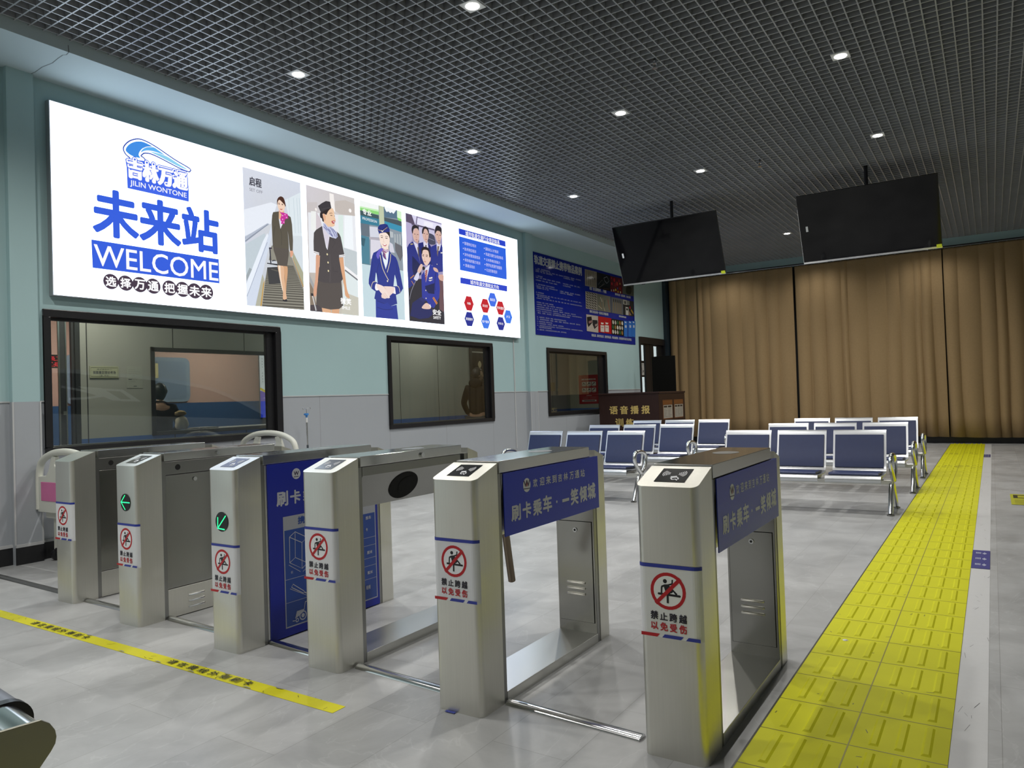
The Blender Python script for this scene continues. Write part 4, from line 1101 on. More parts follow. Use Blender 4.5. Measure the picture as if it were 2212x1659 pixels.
# ------------------------------------------------------------------ downlights
def spot(name, parent, W, ang=150, loc=(0, 0, -.075), col=LAMP_COL):
    l = bpy.data.lights.new(name, 'SPOT'); l.energy = W; l.color = col; l.spot_size = math.radians(ang); l.spot_blend = .8; l.shadow_soft_size = .065
    o = bpy.data.objects.new(name, l); C.objects.link(o); o.parent = parent; o.location = loc; return o
LENS = mat('lamp_lens', (1, .97, .92), .4, emit=14.0, var=0)
places = {(-5.42, 4.79): 'lit downlight nearest the backlit sign, above its left half', (-5.42, 7.6): 'lit downlight above the middle of the backlit sign', (-5.42, 10.3): 'lit downlight near the right end of the backlit sign',
 (-3.37, 4.79): 'lit downlight at the top edge of the picture', (-3.37, 7.6): 'lit downlight in the middle of the ceiling, above the waiting benches', (-3.37, 10.3): 'lit downlight just in front of the left hanging screen',
 (-3.37, 15.6): 'small far downlight seen between the two hanging screens', (-1.09, 7.6): 'largest lit downlight at the right of the ceiling', (-1.09, 10.3): 'lit downlight just above the right hanging screen'}
base_l = None
for x in (-5.42, -3.37, -1.09):
    for y in (-.75, 2.0, 4.79, 7.6, 10.3, 13.0, 15.6, 17.7):
        if (x, y) in ((-3.37, 13.0), (-1.09, -.75)): continue
        lab = places.get((x, y), 'ceiling downlight out of the picture'); W = LAMP_W
        if base_l is None:
            r = empty('downlight', (x, y, HC), lab, 'ceiling light', 'downlights in the grid ceiling'); base_l = r
            m_ = MB(); m_.box(-.08, -.08, -.006, .08, .08, .002); m_.build('trim_plate', WHITE, r, bevel=.003)
            m_ = MB(); m_.cyl((0, 0, -.0095), (0, 0, -.006), .054, 24); m_.build('lens', LENS, r)
            sp_ = spot('lamp', r, W); dim = sp_.data.copy(); dim.energy = W*.42; strong = sp_.data.copy(); strong.energy = W*1.5; sp_.data = strong
        else:
            r = copy_tree(base_l); r.location = (x, y, HC); r['label'] = lab
            for c in r.children:
                if c.type == 'LIGHT' and (y > 17 or x > -2 and y < 3): c.data = dim
                elif c.type == 'LIGHT' and y < 3: c.data = strong

# ------------------------------------------------------------------ backlit sign
LX = -7.10
sg = empty('backlit_sign', (WX, 3.344, 2.36), 'long white backlit welcome sign with blue lettering and four staff portraits', 'light box sign')
m_ = MB(); m_.box(0, 0, .01, .066, 7.916, 1.803); m_.build('housing', mat('sign_housing', (.42, .43, .45), .35, .6), sg)
FACE = mat('lit_face', (.80, .93, 1.06), .5, emit=BOX_RADIANCE, var=0)
m_ = MB(); m_.box(.066, .008, .018, .07, 7.908, 1.795); m_.build('lit_face', FACE, sg)
Print().items(LIGHTBOX).build('printed_graphics', INK_LIT, sg, (.07, 0, 0), (0, 1, 0), (0, 0, 1), (1, 0, 0), eps=.00003)
m_ = MB(); m_.box(0, 0, 0, .012, .02, 1.95)
tag(m_.build('cable_duct', GREYLINE, loc=(WX+.001, 11.10, .40)), 'thin white cable duct running down the wall from the backlit sign', 'cable duct')
# ------------------------------------------------------------------ blue rules board
rb = empty('rules_board', (WX, 11.82, 2.48), 'blue wall board listing forbidden items with twelve small photographs', 'wall board')
box_obj('board', (0.001, 0, 0, .009, 4.71, 1.57), mat('blue_board', lin('0e2182'), .07, 0, .03, 3, spec=.15), rb)
Print().items(POSTER).build('printed_graphics', INK_GLOSS, rb, (.009, 0, 0), (0, 1, 0), (0, 0, 1), (1, 0, 0), base=.0003, eps=.00006)
# ------------------------------------------------------------------ hanging screens
def screen(x, w, label, pole_x):
    r = empty('hanging_screen', (x, 11.6, 3.655), label, 'screen', 'black screens hung from the ceiling'); a = math.radians(23.8); h = .508
    def tl(mb):
        mb.v = [(p[0], p[1]*math.cos(a)-p[2]*math.sin(a), p[1]*math.sin(a)+p[2]*math.cos(a)) for p in mb.v]; return mb
    tl(MB().box(-w/2, .0, -h, w/2, .028, h)).build('casing', mat('screen_casing', (.01, .01, .011), .4), r, bevel=.004)
    tl(MB().box(-w/2+.008, -.003, -h+.02, w/2-.008, .0, h-.008)).build('panel', BLACK_GLOSS, r)
    tl(MB().box(-w/2, -.008, -h-.012, w/2, .024, -h+.014)).build('bottom_bezel', CHROME, r)
    tl(MB().box(-w/2-.003, -.003, -h+.014, -w/2, .02, h*.62)).build('edge_strip', CHROME, r)
    tl(MB().box(-w/2+.085, -.0045, -.035, -w/2+.115, -.003, .045)).build('white_label', WHITE, r)
    tl(MB().box(w/2-.07, -.012, -h-.002, w/2-.005, -.0085, -h+.045)).build('yellow_label', mat('yellow_tag', lin('c9d62a'), .5), r)
    for k in (-.3, .02, .42): tl(MB().box(w*k-.03, .0, -h-.03, w*k+.03, .02, -h-.012)).build('bottom_foot', BLACK, r)
    px = pole_x - x
    m_ = MB(); m_.cyl((px, .10, -.05), (px, .10, HC-3.655+.7), .026, 16); m_.build('ceiling_pole', BLACK, r, smooth=True)
    tl(MB().box(px-.25, .028, -.22, px+.25, .07, .22)).build('mount_plate', BLACK, r)
    m_ = MB(); m_.box(px-.04, .06, -.12, px+.04, .14, .1); m_.build('mount_arm', BLACK, r)
    return r
screen(-4.402, 1.781, 'left hanging black screen, partly in front of the blue board', -4.34)
screen(-1.412, 1.815, 'right hanging black screen, in front of the brown curtains', -1.41)
# ------------------------------------------------------------------ sprinklers
def sprinkler(x, y, label):
    r = empty('sprinkler', (x, y, HC), label, 'sprinkler', 'sprinkler heads in the ceiling')
    m_ = MB(); m_.cyl((0, 0, .8), (0, 0, -.01), .012, 10); m_.build('pipe', STEEL_DARK, r)
    m_ = MB(); m_.cyl((0, 0, -.01), (0, 0, -.035), .02, 12); m_.cyl((0, 0, -.075), (0, 0, -.08), .026, 14); m_.tube([(.016, 0, -.03), (.02, 0, -.055), (.01, 0, -.076)], .004, 6); m_.tube([(-.016, 0, -.03), (-.02, 0, -.055), (-.01, 0, -.076)], .004, 6)
    m_.build('head', CHROME, r, smooth=True)
sprinkler(-2.56, 6.6, 'small sprinkler head at the upper middle of the ceiling'); sprinkler(-2.57, 10.4, 'small sprinkler head near the left hanging screen')
# ------------------------------------------------------------------ curtains
CURT = mat('tan_curtain_cloth', (.34, .235, .122), .85, 0, .10, 30, bump=.05, bscale=260, spec=.2)
def curtain(x0, x1, seed, label):
    rnd = random.Random(seed); folds = []; x = x0
    while x < x1:
        w = rnd.uniform(.13, .42); folds.append((x, w, rnd.uniform(.35, 1.0))); x += w
    def depth(x, t):
        for a, w, k in folds:
            if a <= x < a+w: return -(math.sin(PI*(x-a)/w)**.7)*k*(.05+.10*t)
        return 0
    n = int((x1-x0)/.0125); zs = [4.235, 4.20, 4.12, 3.9, 3.5, 2.8, 2.0, 1.2, .6, .14]; V = []; F = []
    for j, z in enumerate(zs):
        t = (4.235-z)/4.1
        for i in range(n+1):
            x = x0+(x1-x0)*i/n; d = depth(x + .02*math.sin(z*1.7+x*3)*t, t)
            if j < 2: d *= .7
            V.append((x, 18.60 + d + .012*math.sin(x*9+z*2)*t, z + (.012*math.sin(x*2.3+seed) if j == len(zs)-1 else 0)))
    for j in range(len(zs)-1):
        for i in range(n): a = j*(n+1)+i; F.append((a, a+1, a+n+2, a+n+1))
    me = bpy.data.meshes.new('curtain'); me.from_pydata(V, [], F); me.materials.append(CURT)
    for p in me.polygons: p.use_smooth = True
    o = bpy.data.objects.new('curtain', me); C.objects.link(o)
    md = o.modifiers.new('thick', 'SOLIDIFY'); md.thickness = .004
    return tag(o, label, 'curtain', 'tan curtains along the back wall')
curtain(-7.06, -3.93, 3, 'leftmost tan curtain, behind the dark wooden desk')
curtain(-3.88, -.82, 5, 'middle tan curtain, below the right hanging screen')
curtain(-.80, 3.2, 11, 'rightmost tan curtain, ending above the yellow paving strip')
cr_ = empty('curtain_rail', (-1.9, 18.5, 4.24), 'thin dark curtain rail with pale runners at the curtain tops', 'curtain rail')
m_ = MB(); m_.box(-5.2, -.02, -.0, 5.1, .02, .03); m_.build('track', BLACK, cr_)
m_ = MB(); m_.box(-5.2, -.03, -.012, 5.1, -.022, .002); m_.build('track_edge', SILVER, cr_)
xx = -5.1; rp = None
while xx < 2.6:
    if rp is None: m_ = MB(); m_.box(0, .0, -.02, .012, .02, 0); rp = m_.build('runner', SILVER, cr_)
    else: q = rp.copy(); C.objects.link(q); rp = q
    rp.location.x = xx; xx += .16
# ------------------------------------------------------------------ desk, dark board
WOOD = mat('dark_red_wood', (.030, .0125, .010), .4, 0, .35, 5, stretch=(12, 12, .7), spec=.3)
dk = empty('announcement_desk', (-6.84, 13.8, 0), 'dark wooden desk with gold lettering in front of the third window', 'desk')
box_obj('body', (0, 0, 0, 1.31, 1.47, 1.29), WOOD, dk, .008); box_obj('top', (-.012, -.012, 1.29, 1.322, 1.482, 1.33), WOOD, dk, .008); box_obj('plinth', (.01, -.006, 0, 1.30, 1.476, .09), BLACK, dk)
for e in DESK: Print().items([e]).build('gold_character', INK, dk, (0, 0, 0), (1, 0, 0), (0, 0, 1), (0, -1, 0))
for k, (a, cols) in enumerate(((.20, 2), (.82, 3))):
    p = Print(); p.rect(0, 0, .53, .39, '6b3f1c'); p.rect(.03, .02, .52, .285, 'a8a49a'); cw = .46/cols
    p.rect(.0, .30, .53, .37, '7a4a20')
    for c in range(cols):
        p.rect(.05+c*cw, .235, .05+c*cw+cw*.8, .27, '2a2624')
        for j in range(6): p.rect(.05+c*cw, .20-j*.03, .05+c*cw+cw*(.5+.3*((j*7+c*3) % 4)/3), .206-j*.03, '6a6660')
    o = p.build('notice_sheet', INK, dk, (1.31, a, .77), (0, 1, 0), (0, 0, 1), (1, 0, 0))
nb = empty('display_board', (-6.5, 16.3, 0), 'tall plain black board standing behind the wooden desk', 'board')
box_obj('panel', (-.16, -.02, .12, .40, .02, 2.155), mat('black_cloth', (.005, .0048, .004), .7, 0, .35, 3, stretch=(30, 1, .4), spec=.12), nb); box_obj('foot', (-.14, -.22, 0, -.10, .22, .13), BLACK, nb); box_obj('foot', (.34, -.22, 0, .38, .22, .13), BLACK, nb)
# ------------------------------------------------------------------ things behind the windows
def sheet(name, o, u, w, n, W, H, col, lines, label, cat, thick=.004, m=INK):
    r = empty(name, o, label, cat)
    U, Wv, N = Vector(u), Vector(w), Vector(n)
    mb = MB(); q = [Vector((0, 0, 0)), U*W, U*W+Wv*H, Wv*H]
    mb.prism([tuple(a + N*.001) for a in q], [tuple(a + N*thick) for a in q]); mb.build('backing', mat('%s_backing' % name, lin(col), .5), r)
    p = Print(); p.rect(0, 0, W, H, col); lines(p); p.build('print', m, r, (0, 0, 0), u, w, n, base=thick+.0003); return r
def s1(p):
    p.stroke([(.012, .012), (.318, .012), (.318, .118), (.012, .118)], .005, '15161c', True, False); p.text('技能鉴定理论考场', .035, .045, .295, .08, '20243a', .02); p.text('（第  考场）', .11, .018, .22, .036, '20243a'); p.text('技术鉴定中心', .08, .09, .25, .107, '20243a')
sheet('door_plate', (IX, 4.42, 1.69), (0, 1, 0), (0, 0, 1), (1, 0, 0), .33, .135, 'b9b999', s1, 'cream plate with dark border and writing, behind the big window', 'sign plate', .012)
def s2(p):
    for k in range(7): p.rect(.02+(.05 if k in (3, 4) else 0), .22-k*.024, .1+.06*((k*5) % 3)/2, .2225-k*.024, '8a8a86')
    p.rect(.02, .1, .06, .108, '55555a'); p.rect(.08, .02, .12, .026, '55555a')
sheet('paper_sheet', (IX, 4.85, 1.57), (0, 1, 0), (0, 0, 1), (1, 0, 0), .19, .26, 'b4b4a8', s2, 'white printed sheet stuck right of the cream plate', 'notice')
def s4(p):
    for k in range(5): p.rect(.03, .15-k*.025, .16-.03*(k % 2), .154-k*.025, '8a7a50')
    p.rect(.06, .19, .13, .2, '7a5a40')
sheet('carriage_notice', (TX+.036, 6.49, 1.80), (0, 1, 0), (0, 0, 1), (1, 0, 0), .20, .23, 'cdbd8c', s4, 'yellowed notice on the carriage window, right one of the pair', 'notice')
sheet('carriage_notice', (TX+.036, 6.24, 1.80), (0, 1, 0), (0, 0, 1), (1, 0, 0), .20, .23, 'c6b685', s4, 'yellowed notice half hidden by the inner window frame', 'notice')
def s3(p):
    p.text('消防栓的使用方法', .075, .565, .455, .605, 'd8cfc4', .03)
    p.rect(.12, .535, .4, .54, 'b99a94')
    for j in range(2):
        for i in range(3):
            u, v = .085+i*.13, .43-j*.145; p.rect(u, v, u+.115, v+.095, 'cfc8bc'); p.stroke([(u+.02, v+.02), (u+.05, v+.06), (u+.09, v+.03+.02*i)], .016, '2a2226'); p.circle(u+.035+.02*i, v+.07, .012, '2a2226'); p.rect(u+.02, v-.02, u+.095, v-.012, 'b99a94')
    p.rect(.2, .19, .34, .2, 'd8cfc4')
    for k in range(3): p.rect(.1, .16-k*.02, .24, .165-k*.02, 'b0655e'); p.rect(.3, .16-k*.02, .44, .165-k*.02, 'b0655e')
    p.rect(.08, .055, .46, .095, 'c9c2b6'); p.rect(.13, .066, .42, .084, '4a2a2a')
sheet('fire_poster', (-8.35, 15.8, 1.10), (1, 0, 0), (0, 0, 1), (0, -1, 0), .53, .69, 'a3161b', s3, 'red fire hydrant instruction poster seen through the third window', 'poster')
sheet('torn_paper', (IX, 14.86, 1.43), (0, 1, 0), (0, 0, 1), (1, 0, 0), .2, .2, 'a89d78', lambda p: None, 'curled cream paper on the corridor wall in the third window', 'paper')
box_obj('light_switch', (IX, 15.17, 1.425, IX+.012, 15.25, 1.50), mat('switch_plastic', (.5, .47, .36), .4)); tag(bpy.data.objects['light_switch'], 'small cream wall switch right of the curled paper', 'switch')
def s5(p):
    p.rect(0, 0, .9, 1.12, 'dedfe2'); p.poly([(0, .48), (.3, .40), (.9, .46), (.9, 0), (0, 0)], '7a62b8'); p.poly([(0, .29), (.9, .31), (.9, 0), (0, 0)], '2440d8')
    p.stroke([(0, .52), (.15, .45), (.4, .41), (.9, .47)], .04, 'd9bf3a'); p.stroke([(.06, .35), (.4, .35)], .008, 'cfc4e8', smooth=False)
    p.poly(catmull([(.30, .95), (.25, .8), (.28, .6), (.4, .42), (.9, .42), (.9, 1.0), (.5, 1.05)]), '8a4f42')
    for k in range(8): p.rect(.05, 1.04-k*.05-(.06 if k > 3 else 0), .065, 1.06-k*.05-(.06 if k > 3 else 0), '7c7c86')
    p.rect(.22, .13, .3, .145, 'd8dcf0'); p.rect(.2, .07, .23, .085, 'd8dcf0'); p.rect(.27, .07, .3, .085, 'd8dcf0')
INK_POSTER_GLOW = ink_mat('screen_ink', True, gain=1.28)  # emission added to a printed poster that is no lamp
sheet('poster_standee', (TX+.08, 8.55, 1.10), (0, 1, 0), (0, 0, 1), (1, 0, 0), .9, 1.12, '6a6a70', s5, 'poster standee given its own glow, with purple and blue foot, right edge of the inner window', 'advert', .03, INK_POSTER_GLOW)
def led():
    r = empty('led_sign', (-8.9, 4.06, 1.815), 'small red glowing display at the left edge of the big window', 'display')
    box_obj('case', (-.03, 0, 0, 0, .26, .15), BLACK, r); p = Print()
    for row in (0, 1):
        for k in range(7):
            u, v = .02+k*.033, .02+row*.066
            for s in range(3): p.stroke([(u+.012*s*((k+s) % 2), v+.02*s), (u+.026-.01*((k+row+s) % 2), v+.02*s)], .007, 'ff2a3a', smooth=False)
            p.stroke([(u+.004+.018*((k+row) % 2), v), (u+.004+.018*((k+row) % 2), v+.045)], .007, 'ff2a3a', smooth=False)
    p.build('glowing_dots', INK_LIT, r, (0, 0, 0), (0, 1, 0), (0, 0, 1), (1, 0, 0)); return r
led()
def corridor_light(x, y, W, label):
    r = empty('ceiling_panel_light', (x, y, 2.95), label, 'ceiling light', 'panel lights in the rooms behind the windows')
    box_obj('frame', (-.3, -.3, -.02, .3, .3, 0), WHITE, r); box_obj('diffuser', (-.27, -.27, -.025, .27, .27, -.02), mat('panel_diffuser', (1, .98, .93), .5, emit=3.0, var=0), r)
    l = bpy.data.lights.new('lamp', 'AREA'); l.shape = 'SQUARE'; l.size = .5; l.energy = W; l.color = (1, .96, .86)
    o = bpy.data.objects.new('lamp', l); C.objects.link(o); o.parent = r; o.location = (0, 0, -.03)
for x, y, W in ((-7.9, 4.2, 24), (-7.9, 8.2, 16), (-7.9, 10.2, 13), (-7.9, 13.2, 13), (-9.8, 4.6, 55), (-9.8, 7.5, 60)): corridor_light(x, y, W, 'panel light above the rooms behind the windows, out of sight')
# ------------------------------------------------------------------ turnstiles
TW, TL_, TH = .232, 1.21, 1.03
def plan(w=TW, off=0.0, n=6, r=.028, d=.165):
    """half outline of the rounded end column, from left flange round to right flange (y from 0 inwards)"""
    h = w/2; p = [(-h, d)]
    for k in range(n+1):
        a = PI + (PI/2)*k/n; p.append((-h+r+(r+off)*math.cos(a), r+(r+off)*math.sin(a)))
    for k in range(n+1):
        a = 1.5*PI + (PI/2)*k/n; p.append((h-r+(r+off)*math.cos(a), r+(r+off)*math.sin(a)))
    p += [(h, d)]
    return p
def ztop(y): return .966 + min(y, .185)/.185*(TH-.966)
def column(flip=False):
    p = plan(d=.122 if flip else .165); f = (lambda y: TL_-y) if flip else (lambda y: y)
    m = MB(); m.prism([(x, f(y), 0) for x, y in p], [(x, f(y), ztop(y)) for x, y in p]); return m
READER_BG = mat('reader_glass', (.010, .010, .011), .17, 0, .1, 9, spec=.55)
BANNER_BG = mat('banner_sheet', (.035, .06, .55), .30, 0, .03, 4, spec=.3)
LED_ON = mat('green_led', (.02, 1.0, .28), .4, emit=2.6, var=0)
WHITE_STICK = mat('sticker_white', (.74, .755, .79), .35, 0, .02, 4)
def waves(p, cx, cy, s, sgn):
    for k in range(5):
        r = s*(.35+k*.16); a0 = math.radians(20)
        pts = [(cx+sgn*(r*math.cos(a)-.1*s), cy+r*math.sin(a)*.95) for a in [math.radians(-38+76*i/6) for i in range(7)]]
        p.stroke(pts, s*.075, 'c9cbd0')
def turnstile(x, y, kind, label, arrow=None, icon=True):
    t = empty('turnstile', (x+TW/2, y, 0), label, 'turnstile', 'row of stainless steel turnstiles'); h = TW/2
    column().build('front_column', STEEL, t, smooth=True)
    column(True).build('rear_column', STEEL, t, smooth=True)
    box_obj('column_flange', (-h+.003, .16, 0, h-.003, .192, .976), STEEL_DARK, t)  # same steel as the column; darker colour stands in for its dark reflection
    box_obj('column_flange', (-h+.003, TL_-.155, 0, h-.003, TL_-.118, .976), STEEL_DARK, t)
    # lid and crossing housing
    m = MB(); m.box(-h+.001, .183, .978, h-.001, TL_-.183, TH); m.build('top_lid', STEEL_TOP, t, bevel=.002)
    m = MB(); m.disc((0, .72, TH+.0006), (1, 0, 0), (0, 1, 0), .055, .075); m.build('top_plug', STEEL_DARK, t)
    if kind in ('open', 'banner'):
        q = [(-h+.002, .975), (-h+.002, .93), (-.045, .762), (.045, .762), (h-.002, .93), (h-.002, .975)]
        if kind == 'banner': q = [(-h+.002, .975), (-h+.002, .93), (-h+.03, .705), (h-.03, .705), (h-.002, .93), (h-.002, .975)]
        m = MB(); m.prism([(a, .195, b) for a, b in q], [(a, TL_-.195, b) for a, b in q]); m.build('housing', STEEL_DARK if kind == 'open' else STEEL, t)
        m = MB(); m.box(-h, .19, 0, h, TL_-.155, .046); m.build('base_plate', STEEL_FLAT, t, bevel=.002)
        yf = TL_-.155
        box_obj('rear_inner_panel', (-h+.004, yf-.003, .046, h-.004, yf-.0002, .77), STEEL_PANEL, t)
        box_obj('door_gap', (-.103, yf-.0045, .098, .103, yf-.002, .632), DARK, t)
        dr = box_obj('access_door', (-.1005, yf-.0085, .1005, .1005, yf-.004, .6295), STEEL_PANEL, t)
        m = MB(); m.cyl((.005, yf-.014, .585), (.005, yf-.008, .585), .012, 16); m.build('lock', CHROME, dr, smooth=True)
        m = MB(); m.cyl((.005, yf-.0155, .585), (.005, yf-.013, .585), .006, 12); m.build('key_slot', BLACK, dr)
        for k in range(3): m = MB(); m.tube([(-.052, yf-.0095, .245+k*.03), (-.045, yf-.014, .245+k*.03), (.045, yf-.014, .245+k*.03), (.052, yf-.0095, .245+k*.03)], .0055, 8); m.build('louvre', STEEL, dr, smooth=True)
    if kind == 'open':
        n = Vector((h-.002+.0, 0, .93)) - Vector((.045, 0, .762)); u = n.normalized(); nn = Vector((u.z, 0, -u.x))
        c = Vector(((h+.045)/2, .54, .846)); m = MB(); m.disc(c + nn*.002, (0, 1, 0), u, .115, .078, 32); m.build('rotor_opening', DARK, t)
        m = MB(); m.disc(c + nn*.004 + Vector((0, .025, 0)), (0, 1, 0), u, .07, .05, 28); m.build('rotor_hub', DARK, t)
    if kind == 'banner':
        box_obj('banner', (h, .205, .702, h+.004, 1.112, .975), BANNER_BG, t)
        Print().items(BANNER[:4]).build('banner_emblem', INK, t, (h+.004, 0, 0), (0, 1, 0), (0, 0, 1), (1, 0, 0), base=.0004, eps=.00008)
        for e in BANNER[4:]: Print().items([e]).build('banner_character', INK, t, (h+.004, 0, 0), (0, 1, 0), (0, 0, 1), (1, 0, 0), base=.0004, eps=.00008)
    if kind == 'solid':
        for nm, z0, z1, mt in (('upper_panel', .892, .974, STEEL_DARK), ('side_panel', .184, .888, STEEL_PANEL), ('kick_panel', .004, .180, STEEL)):
            box_obj(nm, (-h+.003, .19, z0, h-.003, TL_-.19, z1), mt, t, .002)
        m = MB(); m.disc((h-.002, .275, .935), (0, 1, 0), (0, 0, 1), .018, .018); m.build('sensor_hole', DARK, t)
        m = MB(); m.cyl((h-.003, .39, .85), (h+.006, .39, .85), .013, 16); m.build('lock', CHROME, t, smooth=True)
        for k in range(3): m = MB(); m.tube([(h-.004, .33, .045+k*.036), (h+.002, .34, .045+k*.036), (h+.002, .43, .045+k*.036), (h-.004, .44, .045+k*.036)], .0065, 8); m.build('louvre', CHROME, t, smooth=True)
        m = MB(); m.cyl((h-.002, .56, 1.004), (h+.012, .56, 1.004), .013, 14); m.build('lid_lock', CHROME, t, smooth=True)
    if kind == 'graphic':
        box_obj('core', (-h+.003, .19, .004, h-.003, TL_-.19, .974), STEEL, t)
        box_obj('printed_panel', (h-.003, .207, .006, h+.004, 1.06, .975), mat('blue_side_sheet', (.024, .04, .42), .32, 0, .03, 4, spec=.3), t)
        Print().items(SIDEPANEL).build('panel_graphics', INK, t, (h+.004, 0, 0), (0, 1, 0), (0, 0, 1), (1, 0, 0), base=.0004, eps=.00008)
    if kind == 'open':
        m = MB(); m.cyl((h-.002, .66, 1.0), (h+.010, .66, 1.0), .014, 16); m.build('lid_lock', CHROME, t, smooth=True)
    # card reader on the slanted front
    if icon:
        s = Vector((0, .185, TH-.966)).normalized(); n = Vector((0, -s.z, s.y)); c = Vector((0, .09, ztop(.09)))
        m = MB(); a, b = .058, .056
        m.prism([tuple(c + Vector((sx*a, 0, 0)) + s*sy*b - n*.002) for sx, sy in ((-1, -1), (1, -1), (1, 1), (-1, 1))], [tuple(c + Vector((sx*a, 0, 0)) + s*sy*b + n*.0012) for sx, sy in ((-1, -1), (1, -1), (1, 1), (-1, 1))])
        rd = m.build('card_reader', READER_BG, t)
        p = Print(); waves(p, -.010, .012, .038, -1); waves(p, .010, .012, .038, 1)
        p.poly([(-.008, -.012), (.014, -.006), (.020, -.02), (-.002, -.027)], 'c9cbd0'); p.stroke([(-.004, -.022), (.006, -.038), (.018, -.034), (.026, -.044)], .005, 'c9cbd0'); p.stroke([(.014, -.016), (.024, -.024), (.028, -.036)], .005, 'c9cbd0')
        p.build('reader_symbol', INK, rd, tuple(c + n*.0012), (1, 0, 0), tuple(s), tuple(n), base=.0003, eps=.00004)
    # warning sticker wrapped round the front
    z0, z1 = STK[label]
    def band(za, zb, off):
        pp = [q for q in plan(off=off)[1:-1] if q[1] < .022]; m = MB()
        for a, b in zip(pp, pp[1:]): m.face([(a[0], a[1], za), (b[0], b[1], za), (b[0], b[1], zb), (a[0], a[1], zb)])
        return m
    sk = band(z0, z1, .0012).build('warning_sticker', WHITE_STICK, t)
    band(z1-.013, z1, .0017).build('top_stripe', mat('stripe_blue', lin('2c3a9e'), .35), sk)
    p = Print(); xa, xb = -h+.025, h-.022
    p.poly([(-h+.006, 0), (xa+.042, 0), (xa+.052, .012), (-h+.006, .012)], 'b8101c'); p.poly([(xa+.06, 0), (xa+.13, 0), (xa+.14, .012), (xa+.07, .012)], '2c3a9e'); p.poly([(xa+.148, 0), (h-.006, 0), (h-.006, .012), (xa+.158, .012)], '2c3a9e')
    p.build('bottom_stripe', INK, sk, (0, -.0018, z0), (1, 0, 0), (0, 0, 1), (0, -1, 0))
    Print().items(STICKER).build('pictogram', INK, sk, (-h+.002, -.0012, z0-.432), (1, 0, 0), (0, 0, 1), (0, -1, 0), base=.0004, eps=.00008)
    if arrow:
        d, zc = arrow; m = MB(); m.cyl((0, .004, zc), (0, -.003, zc), .053, 36); li = m.build('arrow_light', READER_BG, t)
        pts = []
        L = lambda a, b, n: [(a[0]+(b[0]-a[0])*i/n, a[1]+(b[1]-a[1])*i/n) for i in range(n+1)]
        if d == 'left': pts = L((-.046, 0), (.046, 0), 15) + L((-.040, .006), (-.004, .042), 7) + L((-.040, -.006), (-.004, -.042), 7)
        else: pts = L((-.034, -.036), (.034, .032), 14) + L((-.034, -.028), (-.032, .02), 8) + L((-.027, -.037), (.022, -.040), 8)
        m = MB()
        for a, b in pts: m.disc((a, -.0036, zc+b), (1, 0, 0), (0, 0, 1), .0034, .0034, 8)
        m.build('arrow_leds', LED_ON, li)
    return t
SPEC = [(-5.51, 2.575, 'solid', 'leftmost turnstile, with no green arrow, nearest the wall', None, False, (.428, .688)),
 (-4.562, 2.484, 'solid', 'turnstile with a green arrow pointing left on its front', ('left', .744), True, (.356, .616)),
 (-3.60, 2.467, 'graphic', 'turnstile with a green diagonal arrow and full blue printed side', ('diag', .69), True, (.31, .57)),
 (-2.915, 2.52, 'open', 'turnstile with an empty round opening under its top', None, True, (.436, .696)),
 (-2.02, 2.446, 'banner', 'turnstile with a blue banner and a steel arm hanging under it', None, True, (.462, .722)),
 (-1.105, 2.497, 'banner', 'rightmost and nearest turnstile, with blue banner, beside the yellow strip', None, True, (.43, .69))]
STK = {s[3]: s[6] for s in SPEC}
TS = [turnstile(x, y, k, lab, arrow=ar, icon=ic) for x, y, k, lab, ar, ic, _ in SPEC]
# tripod arms of the fifth turnstile
m = MB(); m.tube([(-.10, .52, .74), (-.135, .60, .56), (-.155, .66, .385)], .019, 14); m.build('turnstile_arm', mat('worn_brown_steel', (.25, .20, .15), .35, .9), TS[4], smooth=True)
m = MB(); m.tube([(-.09, .44, .74), (-.10, .34, .55), (-.105, .28, .40)], .018, 12); m.build('turnstile_arm', CHROME, TS[4], smooth=True)
# ------------------------------------------------------------------ cable covers between the turnstiles
def cover(x0, y0, x1, y1, label, dark=False):
    d = Vector((x1-x0, y1-y0, 0)); L = d.length; m = MB(); n = 6
    prof = [(.028*math.cos(PI*k/n), .017*math.sin(PI*k/n)) for k in range(n+1)]
    m.prism([(0, a, b+.0005) for a, b in prof], [(L, a, b+.0005) for a, b in prof])
    o = m.build('cable_cover', STEEL_DARK if dark else CHROME, smooth=True); o.location = (x0, y0, 0); o.rotation_euler = (0, 0, math.atan2(d.y, d.x))
    tag(o, label, 'floor strip', 'cable covers across the gate lanes')
cover(-7.09, 2.74, -5.53, 2.70, 'dull cable cover between the wall and the leftmost turnstile', True)
cover(-5.27, 2.67, -4.57, 2.66, 'bright cable cover between the two leftmost turnstiles')
cover(-4.32, 2.685, -3.61, 2.655, 'bright cable cover left of the blue sided turnstile')
cover(-3.36, 2.68, -2.92, 2.65, 'short bright cable cover right of the blue sided turnstile')
cover(-2.67, 2.64, -2.03, 2.60, 'bright cable cover between the fourth turnstile and the next')
cover(-1.78, 2.635, -1.155, 2.595, 'nearest cable cover, ending just short of the rightmost turnstile')
